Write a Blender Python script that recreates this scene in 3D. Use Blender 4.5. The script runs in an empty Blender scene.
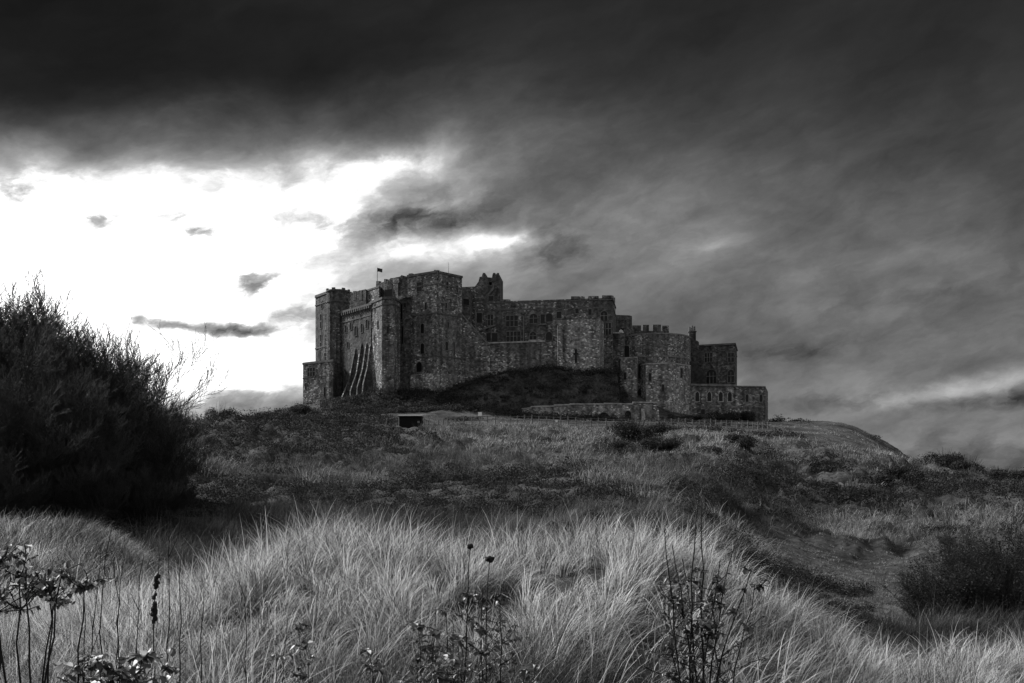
import bpy, bmesh, math, random
import numpy as np
from mathutils import Vector, Matrix
random.seed(7); RNG = np.random.default_rng(7)
R = math.radians
S = bpy.context.scene
COL = S.collection
F = 35.0/36.0*1024           # focal length in pixels
H = 495.0                    # picture row of the true horizon

# ------------------------------------------------------------ camera
cd = bpy.data.cameras.new('camera'); cam = bpy.data.objects.new('camera', cd); COL.objects.link(cam)
cd.lens = 35; cd.sensor_width = 36; cd.shift_y = (H-341.5)/1024; cd.clip_start = 0.05; cd.clip_end = 20000
cam.location = (0, 0, 0); cam.rotation_euler = (R(90), 0, 0); S.camera = cam

# ------------------------------------------------------------ light
SUN_AZ, SUN_EL = -58.0, 38.0       # degrees from the view direction (left negative), above the horizon
SUN_STRENGTH, SUN_ANGLE = 1.5, 7.0
EXPOSURE = 2.15
S.view_settings.view_transform = 'Standard'; S.view_settings.look = 'None'
S.view_settings.exposure = EXPOSURE; S.view_settings.gamma = 1
S.cycles.max_bounces = 5; S.cycles.diffuse_bounces = 2; S.cycles.transparent_max_bounces = 6
sl = bpy.data.lights.new('sun', 'SUN'); sl.energy = SUN_STRENGTH; sl.angle = R(SUN_ANGLE); sl.color = (1, 1, 1)
so = bpy.data.objects.new('sun', sl); COL.objects.link(so)
sd = Vector((math.sin(R(SUN_AZ))*math.cos(R(SUN_EL)), math.cos(R(SUN_AZ))*math.cos(R(SUN_EL)), math.sin(R(SUN_EL))))
so.rotation_euler = sd.to_track_quat('Z', 'Y').to_euler(); so.location = (-40, 20, 60)

W = bpy.data.worlds.new('World'); S.world = W; W.use_nodes = True
nt = W.node_tree; nt.nodes.clear()
def N(t, nt_=None, **kw):
    n = (nt_ or nt).nodes.new(t)
    for k, v in kw.items():
        if k.startswith('i'):
            n.inputs[int(k[1:])].default_value = v
        else: setattr(n, k, v)
    return n
def math_(op, a, b=None, c=None, clamp=False, t=None):
    t = t or nt
    n = t.nodes.new('ShaderNodeMath'); n.operation = op; n.use_clamp = clamp
    for i, v in enumerate((a, b, c)):
        if v is None: continue
        if isinstance(v, (int, float)): n.inputs[i].default_value = v
        else: t.links.new(v, n.inputs[i])
    return n.outputs[0]
def smooth(v, a, b, lo=0.0, hi=1.0, t=None):
    t = t or nt
    n = t.nodes.new('ShaderNodeMapRange'); n.interpolation_type = 'SMOOTHSTEP'
    t.links.new(v, n.inputs[0])
    for i, x in ((1, a), (2, b), (3, lo), (4, hi)): n.inputs[i].default_value = x
    return n.outputs[0]
def build_sky():
    L = nt.links.new
    tc = N('ShaderNodeTexCoord')
    sep = N('ShaderNodeSeparateXYZ'); L(tc.outputs['Generated'], sep.inputs[0])
    x, y, z = sep.outputs
    # azimuth and elevation in degrees
    az = math_('MULTIPLY', math_('ARCTAN2', x, y), 57.2958)
    el = math_('MULTIPLY', math_('ARCSINE', z), 57.2958)
    comb = N('ShaderNodeCombineXYZ'); L(az, comb.inputs[0]); L(el, comb.inputs[1])
    # warp of the cloud edges
    def noise(scale, detail, rough, src, dist=0.0, sy=1.0, rot=10):
        m = N('ShaderNodeMapping', vector_type='TEXTURE'); L(src, m.inputs[0]); m.inputs['Scale'].default_value = (1/scale, 1/(scale*sy), 1/scale)
        m.inputs['Rotation'].default_value = (0, 0, R(rot))
        n = N('ShaderNodeTexNoise'); L(m.outputs[0], n.inputs['Vector']); n.inputs['Scale'].default_value = 1
        n.inputs['Detail'].default_value = detail; n.inputs['Roughness'].default_value = rough
        n.inputs['Distortion'].default_value = dist
        return n
    w1 = noise(0.16, 6, 0.58, comb.outputs[0], 0.3, 1.9)
    w2 = noise(0.05, 4, 0.55, comb.outputs[0], 0.0, 1.6)
    def warp(src, n, amp):
        s = N('ShaderNodeVectorMath', operation='SUBTRACT'); L(n.outputs['Color'], s.inputs[0]); s.inputs[1].default_value = (.5, .5, .5)
        m = N('ShaderNodeVectorMath', operation='MULTIPLY'); L(s.outputs[0], m.inputs[0]); m.inputs[1].default_value = amp
        a = N('ShaderNodeVectorMath', operation='ADD'); L(src, a.inputs[0]); L(m.outputs[0], a.inputs[1])
        return a.outputs[0]
    wv = warp(warp(comb.outputs[0], w2, (6, 3, 0)), w1, (4.5, 2.6, 0))
    wf = warp(comb.outputs[0], noise(0.45, 6, 0.6, comb.outputs[0], 0.0, 1.9), (3.2, 1.1, 0))
    ws = N('ShaderNodeSeparateXYZ'); L(wv, ws.inputs[0]); waz, wel = ws.outputs[0], ws.outputs[1]
    def blobs_sum(src, lst):
        acc = None
        for px, py, rx, ry, rot, a in lst:
            A = math.degrees(math.atan((px-512)/F)); E = math.degrees(math.atan((H-py)/F*math.cos(R(A))))
            m = N('ShaderNodeMapping', vector_type='TEXTURE'); L(src, m.inputs[0])
            m.inputs['Location'].default_value = (A, E, 0); m.inputs['Rotation'].default_value = (0, 0, R(rot))
            k = 0.0575
            m.inputs['Scale'].default_value = (rx*k, ry*k, 1)
            d = N('ShaderNodeVectorMath', operation='DOT_PRODUCT'); L(m.outputs[0], d.inputs[0]); L(m.outputs[0], d.inputs[1])
            g = math_('POWER', 0.36788, d.outputs['Value'])
            acc = math_('MULTIPLY', g, a) if acc is None else math_('MULTIPLY_ADD', g, a, acc)
        return acc
    def lin(v, a, b, lo, hi):
        n = N('ShaderNodeMapRange'); L(v, n.inputs[0])
        for i, x_ in ((1, a), (2, b), (3, lo), (4, hi)): n.inputs[i].default_value = x_
        return n.outputs[0]
    back = smooth(math_('ABSOLUTE', az), 45, 95, 0.0, 1.0)
    st = noise(0.26, 10, 0.62, wf, 0.0, 1.8, 14)
    st2 = noise(0.09, 7, 0.58, wv, 0.0, 2.6, 16)
    # below the deck: mid grey cloud, bright gap on the left
    low = math_('ADD', smooth(wel, 2.0, 20.0, 0.46, 0.41), blobs_sum(wv, SKY_BRIGHT))
    low = math_('MULTIPLY_ADD', math_('SUBTRACT', st2.outputs['Fac'], 0.5), math_('MULTIPLY', low, .95), low)
    low = math_('MULTIPLY_ADD', math_('SUBTRACT', st.outputs['Fac'], 0.5), math_('MULTIPLY', low, 0.62), low)
    low = math_('MINIMUM', low, 1.12)
    low = math_('MULTIPLY_ADD', blobs_sum(wf, SKY_CLOUDS), smooth(st.outputs['Fac'], .3, .7, 1.5, .45), low)
    low = math_('MAXIMUM', low, 0.2)
    # heavy deck with a crisp lower edge on the left and a soft one on the right
    edge = math_('ADD', lin(az, -27, -4, 18.0, 21.6), lin(az, 0, 25, 0, -5))
    wid = lin(az, -12, 20, 2.8, 8.5)
    dk = math_('DIVIDE', math_('SUBTRACT', wel, edge), wid)
    D = smooth(dk, -1, 1, 0, 1)
    dv = math_('MULTIPLY_ADD', math_('SUBTRACT', st2.outputs['Fac'], 0.5), 0.12, lin(az, -20, 25, 0.14, 0.195))
    mD = N('ShaderNodeMix', data_type='FLOAT'); L(D, mD.inputs[0]); L(low, mD.inputs[2]); L(dv, mD.inputs[3])
    v = mD.outputs[0]
    v = math_('MAXIMUM', v, 0.10); v = math_('MINIMUM', v, 1.2)
    lin_ = math_('MULTIPLY', math_('POWER', v, 2.2), 2.0**-EXPOSURE)
    # open sky through the gap
    sky = N('ShaderNodeTexSky', sky_type='NISHITA'); sky.sun_disc = False
    sky.sun_elevation = R(SUN_EL); sky.sun_rotation = R(SUN_AZ); sky.dust_density = 3
    bw = N('ShaderNodeRGBToBW'); L(sky.outputs[0], bw.inputs[0])
    gap = smooth(v, 0.7, 1.0)
    front = math_('MULTIPLY_ADD', math_('MULTIPLY', bw.outputs[0], 0.03), math_('MULTIPLY', gap, .7), lin_)
    overcast = math_('MULTIPLY', smooth(el, 0, 60, 0.10, BACK_LEVEL), math_('ADD', st2.outputs['Fac'], 0.5))
    mx = N('ShaderNodeMix', data_type='FLOAT'); L(back, mx.inputs[0]); L(front, mx.inputs[2]); L(overcast, mx.inputs[3])
    # overhead cover follows the overcast, too
    up = smooth(el, 30, 50, 0, 1)
    mx2 = N('ShaderNodeMix', data_type='FLOAT'); L(up, mx2.inputs[0]); L(mx.outputs[0], mx2.inputs[2]); L(overcast, mx2.inputs[3])
    bg = N('ShaderNodeBackground'); L(mx2.outputs[0], bg.inputs[0]); bg.inputs[1].default_value = 1.0
    out = N('ShaderNodeOutputWorld'); L(bg.outputs[0], out.inputs[0])
BACK_LEVEL = 0.11
# px, py (the photo's direction), radii in px, rotation deg, amount
SKY_BRIGHT = [(70, 280, 270, 82, 4, .85), (-60, 300, 200, 100, 0, .35), (330, 205, 140, 34, 14, .30), (80, 350, 240, 40, 0, .25), (200, 190, 160, 22, 8, .22), (250, 380, 130, 26, 0, .32),
    (480, 250, 90, 16, 5, .33), (515, 243, 34, 9, 8, .12), (400, 158, 60, 18, 12, .32), (620, 220, 170, 50, 12, .05), (705, 240, 34, 11, 10, .12),
    (960, 392, 75, 10, 3, .30), (900, 440, 110, 20, 0, .05)]
SKY_CLOUDS = [(180, 396, 190, 16, 0, -.16), (385, 224, 90, 15, 5, -.26), (440, 215, 50, 22, 12, -.12), (250, 285, 22, 13, 8, -.42), (205, 229, 22, 8, 0, -.36), (98, 223, 24, 9, 5, -.36), (150, 216, 26, 6, 5, -.22),
    (165, 325, 52, 6, -3, -.52), (240, 330, 32, 9, 4, -.50), (300, 316, 26, 9, 0, -.25), (8, 205, 24, 14, 30, -.3), (548, 252, 34, 18, 10, -.16), (60, 255, 60, 6, 5, -.10),
    (1010, 398, 44, 8, 6, -.20), (860, 402, 90, 10, 0, -.10), (790, 352, 60, 9, 3, -.10), (980, 462, 150, 22, 0, -.14), (900, 300, 90, 8, 8, -.05)]
build_sky()

# ------------------------------------------------------------ helpers
def X(px, Y): return (px-512)/F*Y
def Z(py, Y): return (H-py)/F*Y
def tag(o, label=None, cat=None, group=None, kind=None):
    for k, v in (('label', label), ('category', cat), ('group', group), ('kind', kind)):
        if v: o[k] = v
    return o
def empty(name, loc, label, cat, group=None, rz=0):
    o = bpy.data.objects.new(name, None); COL.objects.link(o); o.location = loc; o.rotation_euler = (0, 0, rz)
    o.empty_display_size = 0.5
    return tag(o, label, cat, group)
def link(name, me, parent=None, mats=()):
    o = bpy.data.objects.new(name, me); COL.objects.link(o)
    for m in mats: me.materials.append(m)
    if parent:
        o.parent = parent
        bpy.context.view_layer.update()
        o.matrix_parent_inverse = parent.matrix_world.inverted()
    return o
def vnoise(x, y, seed=0):
    xi = np.floor(x).astype(np.int64); yi = np.floor(y).astype(np.int64); xf = x-xi; yf = y-yi
    def h(a, b):
        n = (a*374761393 + b*668265263 + seed*1442695041) & 0xffffffff
        n = ((n ^ (n >> 13))*1274126177) & 0xffffffff
        return ((n ^ (n >> 16)) & 0xffff)/65535.0
    u = xf*xf*(3-2*xf); v = yf*yf*(3-2*yf)
    return (h(xi, yi)*(1-u)+h(xi+1, yi)*u)*(1-v) + (h(xi, yi+1)*(1-u)+h(xi+1, yi+1)*u)*v
def fbm(x, y, seed=0, o=4):
    s = 0; a = .5; t = 0
    for i in range(o):
        s = s + a*vnoise(x*2**i+17.3*i, y*2**i-9.1*i, seed+i); t += a; a *= .5
    return s/t
def np_mesh(name, V, Fa, shade=None, smooth_=False):
    me = bpy.data.meshes.new(name); V = np.asarray(V, np.float32); Fa = np.asarray(Fa, np.int32)
    k = Fa.shape[1]
    me.vertices.add(len(V)); me.vertices.foreach_set('co', V.ravel())
    me.loops.add(Fa.size); me.loops.foreach_set('vertex_index', Fa.ravel())
    me.polygons.add(len(Fa)); me.polygons.foreach_set('loop_start', np.arange(0, Fa.size, k, dtype=np.int32))
    me.polygons.foreach_set('loop_total', np.full(len(Fa), k, np.int32))
    if smooth_: me.polygons.foreach_set('use_smooth', np.ones(len(Fa), bool))
    if shade is not None:
        a = me.attributes.new('shade', 'FLOAT', 'POINT'); a.data.foreach_set('value', np.asarray(shade, np.float32))
    me.update(calc_edges=True)
    return me

# ------------------------------------------------------------ materials
def newmat(name):
    m = bpy.data.materials.new(name); m.use_nodes = True; m.node_tree.nodes.clear(); return m
def plain(name, g, rough=.8, var=.25, scale=3.0, spec=.3, bump=0.0):
    m = newmat(name); t = m.node_tree; L = t.links.new
    tc = N('ShaderNodeTexCoord', t); n = N('ShaderNodeTexNoise', t); n.inputs['Scale'].default_value = scale; n.inputs['Detail'].default_value = 6
    L(tc.outputs['Object'], n.inputs['Vector'])
    v = smooth(n.outputs['Fac'], .3, .7, g*(1-var), g*(1+var), t)
    p = N('ShaderNodeBsdfPrincipled', t); L(v, p.inputs['Base Color']); p.inputs['Roughness'].default_value = rough
    p.inputs['Specular IOR Level'].default_value = spec
    if bump:
        b = N('ShaderNodeBump', t); b.inputs['Strength'].default_value = bump; b.inputs['Distance'].default_value = .05
        L(n.outputs['Fac'], b.inputs['Height']); L(b.outputs[0], p.inputs['Normal'])
    o = N('ShaderNodeOutputMaterial', t); L(p.outputs[0], o.inputs[0]); return m
def leafmat(name, lo, hi, trans=.3, spec=.3, rough=.6):
    """albedo between lo and hi by the shade attribute of each blade or leaf"""
    m = newmat(name); t = m.node_tree; L = t.links.new
    a = N('ShaderNodeAttribute', t, attribute_name='shade')
    v = N('ShaderNodeMapRange', t); L(a.outputs['Fac'], v.inputs[0]); v.inputs[3].default_value = lo; v.inputs[4].default_value = hi
    d = N('ShaderNodeBsdfPrincipled', t); L(v.outputs[0], d.inputs['Base Color']); d.inputs['Roughness'].default_value = rough
    d.inputs['Specular IOR Level'].default_value = spec
    tr = N('ShaderNodeBsdfTranslucent', t); L(v.outputs[0], tr.inputs[0])
    mx = N('ShaderNodeMixShader', t); mx.inputs[0].default_value = trans; L(d.outputs[0], mx.inputs[1]); L(tr.outputs[0], mx.inputs[2])
    o = N('ShaderNodeOutputMaterial', t); L(mx.outputs[0], o.inputs[0]); return m
def stone(name, lo=.05, hi=.30, pale=.5, amount=.62, bw=.46, bh=.29):
    m = newmat(name); t = m.node_tree; L = t.links.new
    g = N('ShaderNodeNewGeometry', t)
    cr = N('ShaderNodeVectorMath', t, operation='CROSS_PRODUCT'); L(g.outputs['True Normal'], cr.inputs[0]); cr.inputs[1].default_value = (0, 0, 1)
    dt = N('ShaderNodeVectorMath', t, operation='DOT_PRODUCT'); L(g.outputs['Position'], dt.inputs[0]); L(cr.outputs[0], dt.inputs[1])
    sp = N('ShaderNodeSeparateXYZ', t); L(g.outputs['Position'], sp.inputs[0])
    cb = N('ShaderNodeCombineXYZ', t); L(dt.outputs['Value'], cb.inputs[0]); L(sp.outputs[2], cb.inputs[1])
    # uneven courses
    nz = N('ShaderNodeTexNoise', t); nz.inputs['Scale'].default_value = .9; L(cb.outputs[0], nz.inputs['Vector'])
    ad = N('ShaderNodeVectorMath', t, operation='MULTIPLY_ADD'); L(nz.outputs['Color'], ad.inputs[0]); ad.inputs[1].default_value = (.6, .25, 0); L(cb.outputs[0], ad.inputs[2])
    br = N('ShaderNodeTexBrick', t); L(ad.outputs[0], br.inputs['Vector'])
    br.inputs['Color1'].default_value = (0, 0, 0, 1); br.inputs['Color2'].default_value = (1, 1, 1, 1); br.inputs['Mortar'].default_value = (.1, .1, .1, 1)
    br.inputs['Scale'].default_value = 1; br.inputs['Brick Width'].default_value = bw; br.inputs['Row Height'].default_value = bh
    br.inputs['Mortar Size'].default_value = .03; br.inputs['Bias'].default_value = -.15
    bwn = N('ShaderNodeRGBToBW', t); L(br.outputs['Color'], bwn.inputs[0])
    # weathering in large uneven patches, and pale replaced stones in places
    n2 = N('ShaderNodeTexNoise', t); n2.inputs['Scale'].default_value = .16; n2.inputs['Detail'].default_value = 7; n2.inputs['Roughness'].default_value = .65; L(g.outputs['Position'], n2.inputs['Vector'])
    n3 = N('ShaderNodeTexNoise', t); n3.inputs['Scale'].default_value = 1.3; n3.inputs['Detail'].default_value = 4; L(g.outputs['Position'], n3.inputs['Vector'])
    patch = smooth(n2.outputs['Fac'], .36, .66, 0, 1, t)
    k = math_('MULTIPLY', bwn.outputs[0], math_('MULTIPLY_ADD', patch, .75, .25, t=t), t=t)
    v = math_('MULTIPLY_ADD', k, hi-lo, lo, t=t)
    v = math_('MULTIPLY', v, smooth(n3.outputs['Fac'], .3, .7, .55, 1.45, t), t=t)
    sel = math_('MULTIPLY', smooth(bwn.outputs[0], .72, .8, 0, 1, t), smooth(n2.outputs['Fac'], amount-.12, amount+.02, 0, 1, t), t=t)
    mx = N('ShaderNodeMix', t, data_type='FLOAT'); L(sel, mx.inputs[0]); L(v, mx.inputs[2]); mx.inputs[3].default_value = pale
    # streaks of damp run down the walls
    ms = N('ShaderNodeMapping', t); L(cb.outputs[0], ms.inputs[0]); ms.inputs['Scale'].default_value = (.9, .07, 1)
    n4 = N('ShaderNodeTexNoise', t); n4.inputs['Scale'].default_value = 1; n4.inputs['Detail'].default_value = 5; L(ms.outputs[0], n4.inputs['Vector'])
    fin = math_('MULTIPLY', mx.outputs[0], smooth(n4.outputs['Fac'], .35, .6, .55, 1.1, t), t=t)
    p = N('ShaderNodeBsdfPrincipled', t); L(fin, p.inputs['Base Color']); p.inputs['Roughness'].default_value = .9; p.inputs['Specular IOR Level'].default_value = .2
    b = N('ShaderNodeBump', t); b.inputs['Strength'].default_value = .8; b.inputs['Distance'].default_value = .15
    L(math_('ADD', bwn.outputs[0], n3.outputs['Fac'], t=t), b.inputs['Height']); L(b.outputs[0], p.inputs['Normal'])
    o = N('ShaderNodeOutputMaterial', t); L(p.outputs[0], o.inputs[0]); return m
M = dict(
    stone=stone('weathered_stone', .09, .50, .70, .54),
    stone_dark=stone('dark_castle_stone', .055, .23, .40, .62),  # darker tone of the same castle stone
    stone_hall=stone('hall_stone', .07, .34, .6, .56),
    stone_pale=stone('patched_pale_stone', .16, .66, .8, .46),
    trim=plain('dressed_stone_trim', .15, .85, .35, 1.5),
    trim_pale=plain('pale_window_surround', .30, .85, .4, 2.5), trim_dark=plain('dark_stone_trim', .085, .85, .4, 1.5),
    coping=plain('pale_coping_stone', .30, .8, .35, 1.0),
    glass=plain('dark_window_glass', .008, .35, .3, 4, .25),
    bright_glass=plain('glass_painted_sky_reflection', .75, .15, .1, 2, .5),  # sky reflection painted as a pale pane colour
    recess_shade=plain('painted_recess_shade', .012, .95, .3, 2),  # flat dark sheet, the shade inside openings painted as colour
    lead=plain('lead_roof', .10, .6, .3, 1.2), ivy=plain('dark_ivy_slope', .03, .9, .5, 1.5, bump=.5), pot=plain('chimney_pot_clay', .12, .8, .3, 3),
    wood=plain('weathered_fence_wood', .13, .85, .4, 6), shed=plain('black_shed_board', .004, .9, .4, 5),
    shed_roof=plain('pale_felt_roof', .32, .6, .2, 2), white=plain('white_paint', .8, .5, .08, 3),
    metal=plain('grey_metal', .15, .4, .2, 3), flag=plain('dark_flag_cloth', .03, .8, .5, 1.3),
    twigbark=plain('dark_twig_bark', .015, .9, .4, 8), bark=plain('grey_bark', .03, .9, .4, 8), stalk=plain('dead_brown_stalk', .015, .85, .4, 14), seed=plain('black_seed_head', .015, .9, .4, 30),
)
M['grass'] = leafmat('pale_marram_grass', .015, .80, .35, .25, .55)
M['midgrass'] = leafmat('dune_grass_far', .03, .42, .3, .15, .7)
M['scrub'] = leafmat('dark_scrub_leaves', .008, .055, .2, .12, .8)
M['leaf'] = leafmat('dark_weed_leaves', .015, .13, .2, .4, .45)
M['paleleaf'] = leafmat('pale_withered_leaves', .12, .95, .3, .3, .5)

# ------------------------------------------------------------ terrain
PXC = np.array([-250, 0, 100, 200, 300, 380, 450, 540, 620, 700, 770, 850, 910, 1024, 1270], float)
ZN = [  # near rows: heights below the eye
    (1,  [-1.5]*15),
    (3,  [-1.5]*15),
    (5,  [-1.5, -1.5, -1.5, -1.5, -1.45, -1.45, -1.5, -1.5, -1.45, -1.5, -1.6, -1.7, -1.7, -1.7, -1.7]),
    (9,  [-1.6, -1.6, -1.38, -.98, -.66, -.62, -.72, -.68, -.58, -.74, -1.0, -1.5, -1.62, -1.68, -1.7]),
    (13, [-1.4, -1.5, -1.6, -1.7, -1.7, -1.7, -1.75, -1.75, -1.75, -1.9, -2.3, -2.8, -2.9, -2.9, -2.9]),
    (18, [-.7, -.68, -.85, -2.2, -2.4, -2.4, -2.4, -2.4, -2.3, -2.3, -2.9, -3.6, -3.8, -3.8, -3.8]),
    (25, [-1.1, -1.2, -1.3, -2.0, -2.2, -2.2, -2.2, -2.0, -1.5, -1.45, -2.2, -3.2, -3.8, -3.8, -3.8]),
]
PN = [  # farther rows: picture rows
    (35,  [520, 520, 520, 535, 545, 548, 545, 540, 530, 535, 590, 611, 613, 612, 610]),
    (50,  [500, 500, 500, 505, 515, 518, 515, 512, 512, 520, 558, 581, 580, 575, 570]),
    (70,  [478, 478, 475, 472, 485, 490, 490, 490, 490, 495, 528, 547, 546, 540, 540]),
    (100, [450, 450, 445, 440, 450, 458, 460, 462, 462, 465, 485, 500, 505, 505, 510]),
    (130, [450, 450, 445, 434, 434, 438, 440, 440, 442, 443, 456, 465, 477, 487, 500]),
    (160, [455, 455, 450, 436, 423, 425, 426, 426, 430, 431, 436, 445, 462, 492, 505]),
    (190, [455, 455, 450, 432, 417, 420, 421, 421, 423, 425, 427, 433, 464, 500, 508]),
    (215, [460, 460, 452, 436, 412, 411, 408, 417, 420, 422, 423, 426, 462, 505, 510]),
    (235, [462, 462, 455, 436, 407, 393, 386, 372, 390, 419, 422, 426, 461, 508, 512]),
    (250, [464, 464, 455, 438, 406, 385, 370, 362, 380, 412, 422, 427, 462, 510, 514]),
    (300, [470, 470, 462, 450, 425, 405, 400, 400, 405, 425, 432, 440, 470, 515, 515]),
]
YS, ZT = [], []
for y_, zz in ZN: YS.append(y_); ZT.append(zz)
for y_, pp in PN: YS.append(y_); ZT.append([Z(p, y_) for p in pp])
for y_, z_ in ((500, -6), (900, -16), (2500, -24), (9000, -30)): YS.append(y_); ZT.append([z_]*15)
YS = np.log(np.array(YS, float)); ZT = np.array(ZT)
def pchip_like(t, xs, idx):    # finite difference Catmull-Rom on uneven knots, axis by index
    i = np.clip(np.searchsorted(xs, t, side='right')-1, 0, len(xs)-2)
    u = np.clip((t-xs[i])/(xs[i+1]-xs[i]), 0, 1)
    return i, u
def slopes(xs, T):
    d = np.diff(T, axis=0)/np.diff(xs)[:, None]
    m = np.zeros_like(T); m[0] = d[0]; m[-1] = d[-1]
    a, b = d[:-1], d[1:]
    mm = np.where(a*b > 0, 2*a*b/np.where(np.abs(a+b) < 1e-9, 1, a+b), 0)
    m[1:-1] = mm
    return m
def herm(u, h, p0, p1, m0, m1):
    u2 = u*u; u3 = u2*u
    return (2*u3-3*u2+1)*p0+(u3-2*u2+u)*h*m0+(-2*u3+3*u2)*p1+(u3-u2)*h*m1
MY = slopes(YS, ZT)
def table(px, Y):
    t = np.log(np.clip(Y, 1, 8999)); i, u = pchip_like(t, YS, 0); h = YS[i+1]-YS[i]
    c = np.clip(px, PXC[0], PXC[-1]); j = np.clip(np.searchsorted(PXC, c, side='right')-1, 0, len(PXC)-2)
    w = (c-PXC[j])/(PXC[j+1]-PXC[j])
    cols = []
    for dj in (-1, 0, 1, 2):
        jj = np.clip(j+dj, 0, len(PXC)-1)
        cols.append(herm(u, h, ZT[i, jj], ZT[i+1, jj], MY[i, jj], MY[i+1, jj]))
    a, b, c2, d = cols
    return b + .5*w*(c2-a + w*(2*a-5*b+4*c2-d + w*(3*(b-c2)+d-a)))
def ground(x, y):
    x = np.asarray(x, float); y = np.asarray(y, float)
    r = np.hypot(x, y); th = np.degrees(np.arctan2(x, y)); tc = np.clip(th, -36, 36)
    Ye = r*np.cos(np.radians(tc)); px = 512+F*np.tan(np.radians(tc))
    z = table(px, Ye)
    # away from the view the dunes level out
    k = np.clip((np.abs(th)-45)/45, 0, 1); k = k*k*(3-2*k)
    flat = np.where(r < 40, -1.7, -1.7-(r-40)*.01); flat = np.maximum(flat, -20)
    z = z*(1-k)+flat*k
    # hummocks
    a = np.clip((r-20)/60, 0, 1)*np.clip((420-r)/150, 0, 1)
    inside = castle_flat(x, y)
    bil = np.abs(fbm(x*.13, y*.13, 5, 4)*2-1)
    b8 = 1-np.abs(fbm(x*.28, y*.28, 25, 3)*2-1)*2.2
    fl = 1-.95*np.clip((px-690)/50, 0, 1)*np.clip((Ye-26)/6, 0, 1)*np.clip((66-Ye)/8, 0, 1)
    z = z + a*inside*fl*(1.25*np.clip(b8, -.5, 1) + 2.2*(fbm(x*.075, y*.075, 3, 4)-.5) - 1.4*(bil-.25)*np.clip(1-np.abs(r-90)/130, 0, 1))
    z = z + .10*(fbm(x*.9, y*.9, 9, 3)-.5)*np.clip(r/4, 0, 1) + .35*(fbm(x*.35, y*.35, 12, 3)-.5)*np.clip((r-4)/10, 0, 1)
    cp = np.interp(px, [318, 345, 380, 410, 440, 475, 500, 555, 600, 617, 623], [409, 403, 392, 393, 394, 381, 374, 369, 373, 372, 425])
    s = np.clip((Ye-216.5)/8, 0, 1); s = s*s*(3-2*s); on = (px > 318) & (px < 623) & (Ye > 216) & (Ye < 262) & (np.abs(th) < 36)
    z = np.where(on, np.maximum(z, z*(1-s)+(H-cp)/F*224*s), z)
    crag = np.clip(1-np.abs(y-218)/14, 0, 1)*np.clip((x+45)/8, 0, 1)*np.clip((30-x)/6, 0, 1)
    z = z + crag*3.4*(fbm(x*.2, y*.2, 21, 4)-.5)
    return z
def castle_flat(x, y):
    return 1-.85*np.clip((y-138)/20, 0, 1)*np.clip((300-y)/20, 0, 1)*np.clip((x+70)/12, 0, 1)*np.clip((100-x)/12, 0, 1)
def gz(x, y): return float(ground(np.array([x]), np.array([y]))[0])

def build_ground():
    th = np.concatenate([np.linspace(-180, -36, 60, endpoint=False), np.linspace(-36, 36, 560), np.linspace(36, 180, 60, endpoint=False)[1:]])
    rr = np.concatenate([[.3, .7], np.geomspace(1, 420, 480), np.geomspace(440, 9000, 40)])
    T, RR = np.meshgrid(np.radians(th), rr)
    x = RR*np.sin(T); y = RR*np.cos(T); z = ground(x.ravel(), y.ravel())
    V = np.stack([x.ravel(), y.ravel(), z], 1); n = len(th); m = len(rr)
    i, j = np.meshgrid(np.arange(m-1), np.arange(n), indexing='ij'); j2 = (j+1) % n
    Fa = np.stack([i*n+j, i*n+j2, (i+1)*n+j2, (i+1)*n+j], -1).reshape(-1, 4)[:, ::-1]
    V = np.vstack([V, [[0, 0, -1.5]]])
    me = np_mesh('dune_ground', V, Fa, None, True)
    m = newmat('dune_turf'); t = m.node_tree; L = t.links.new
    g = N('ShaderNodeNewGeometry', t)
    n1 = N('ShaderNodeTexNoise', t); n1.inputs['Scale'].default_value = .12; n1.inputs['Detail'].default_value = 8; n1.inputs['Roughness'].default_value = .65; L(g.outputs['Position'], n1.inputs['Vector'])
    n2 = N('ShaderNodeTexNoise', t); n2.inputs['Scale'].default_value = 1.6; n2.inputs['Detail'].default_value = 8; n2.inputs['Roughness'].default_value = .7; L(g.outputs['Position'], n2.inputs['Vector'])
    v = math_('MULTIPLY', smooth(n1.outputs['Fac'], .35, .65, .02, .075, t), smooth(n2.outputs['Fac'], .3, .7, .35, 1.5, t), t=t)
    p = N('ShaderNodeBsdfPrincipled', t); L(v, p.inputs['Base Color']); p.inputs['Roughness'].default_value = .95; p.inputs['Specular IOR Level'].default_value = .1
    b = N('ShaderNodeBump', t); b.inputs['Strength'].default_value = .9; b.inputs['Distance'].default_value = .25; L(n2.outputs['Fac'], b.inputs['Height']); L(b.outputs[0], p.inputs['Normal'])
    o = N('ShaderNodeOutputMaterial', t); L(p.outputs[0], o.inputs[0])
    tag(link('ground', me, None, [m]), kind='structure')
    # the sea beyond the dunes
    s = 16000
    me = np_mesh('sea', [(-s, 320, -14), (s, 320, -14), (s, s, -14), (-s, s, -14)], [(0, 1, 2, 3)])
    tag(link('sea', me, None, [plain('grey_sea', .05, .15, .3, .02, .5)]), kind='structure')
build_ground()

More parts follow.
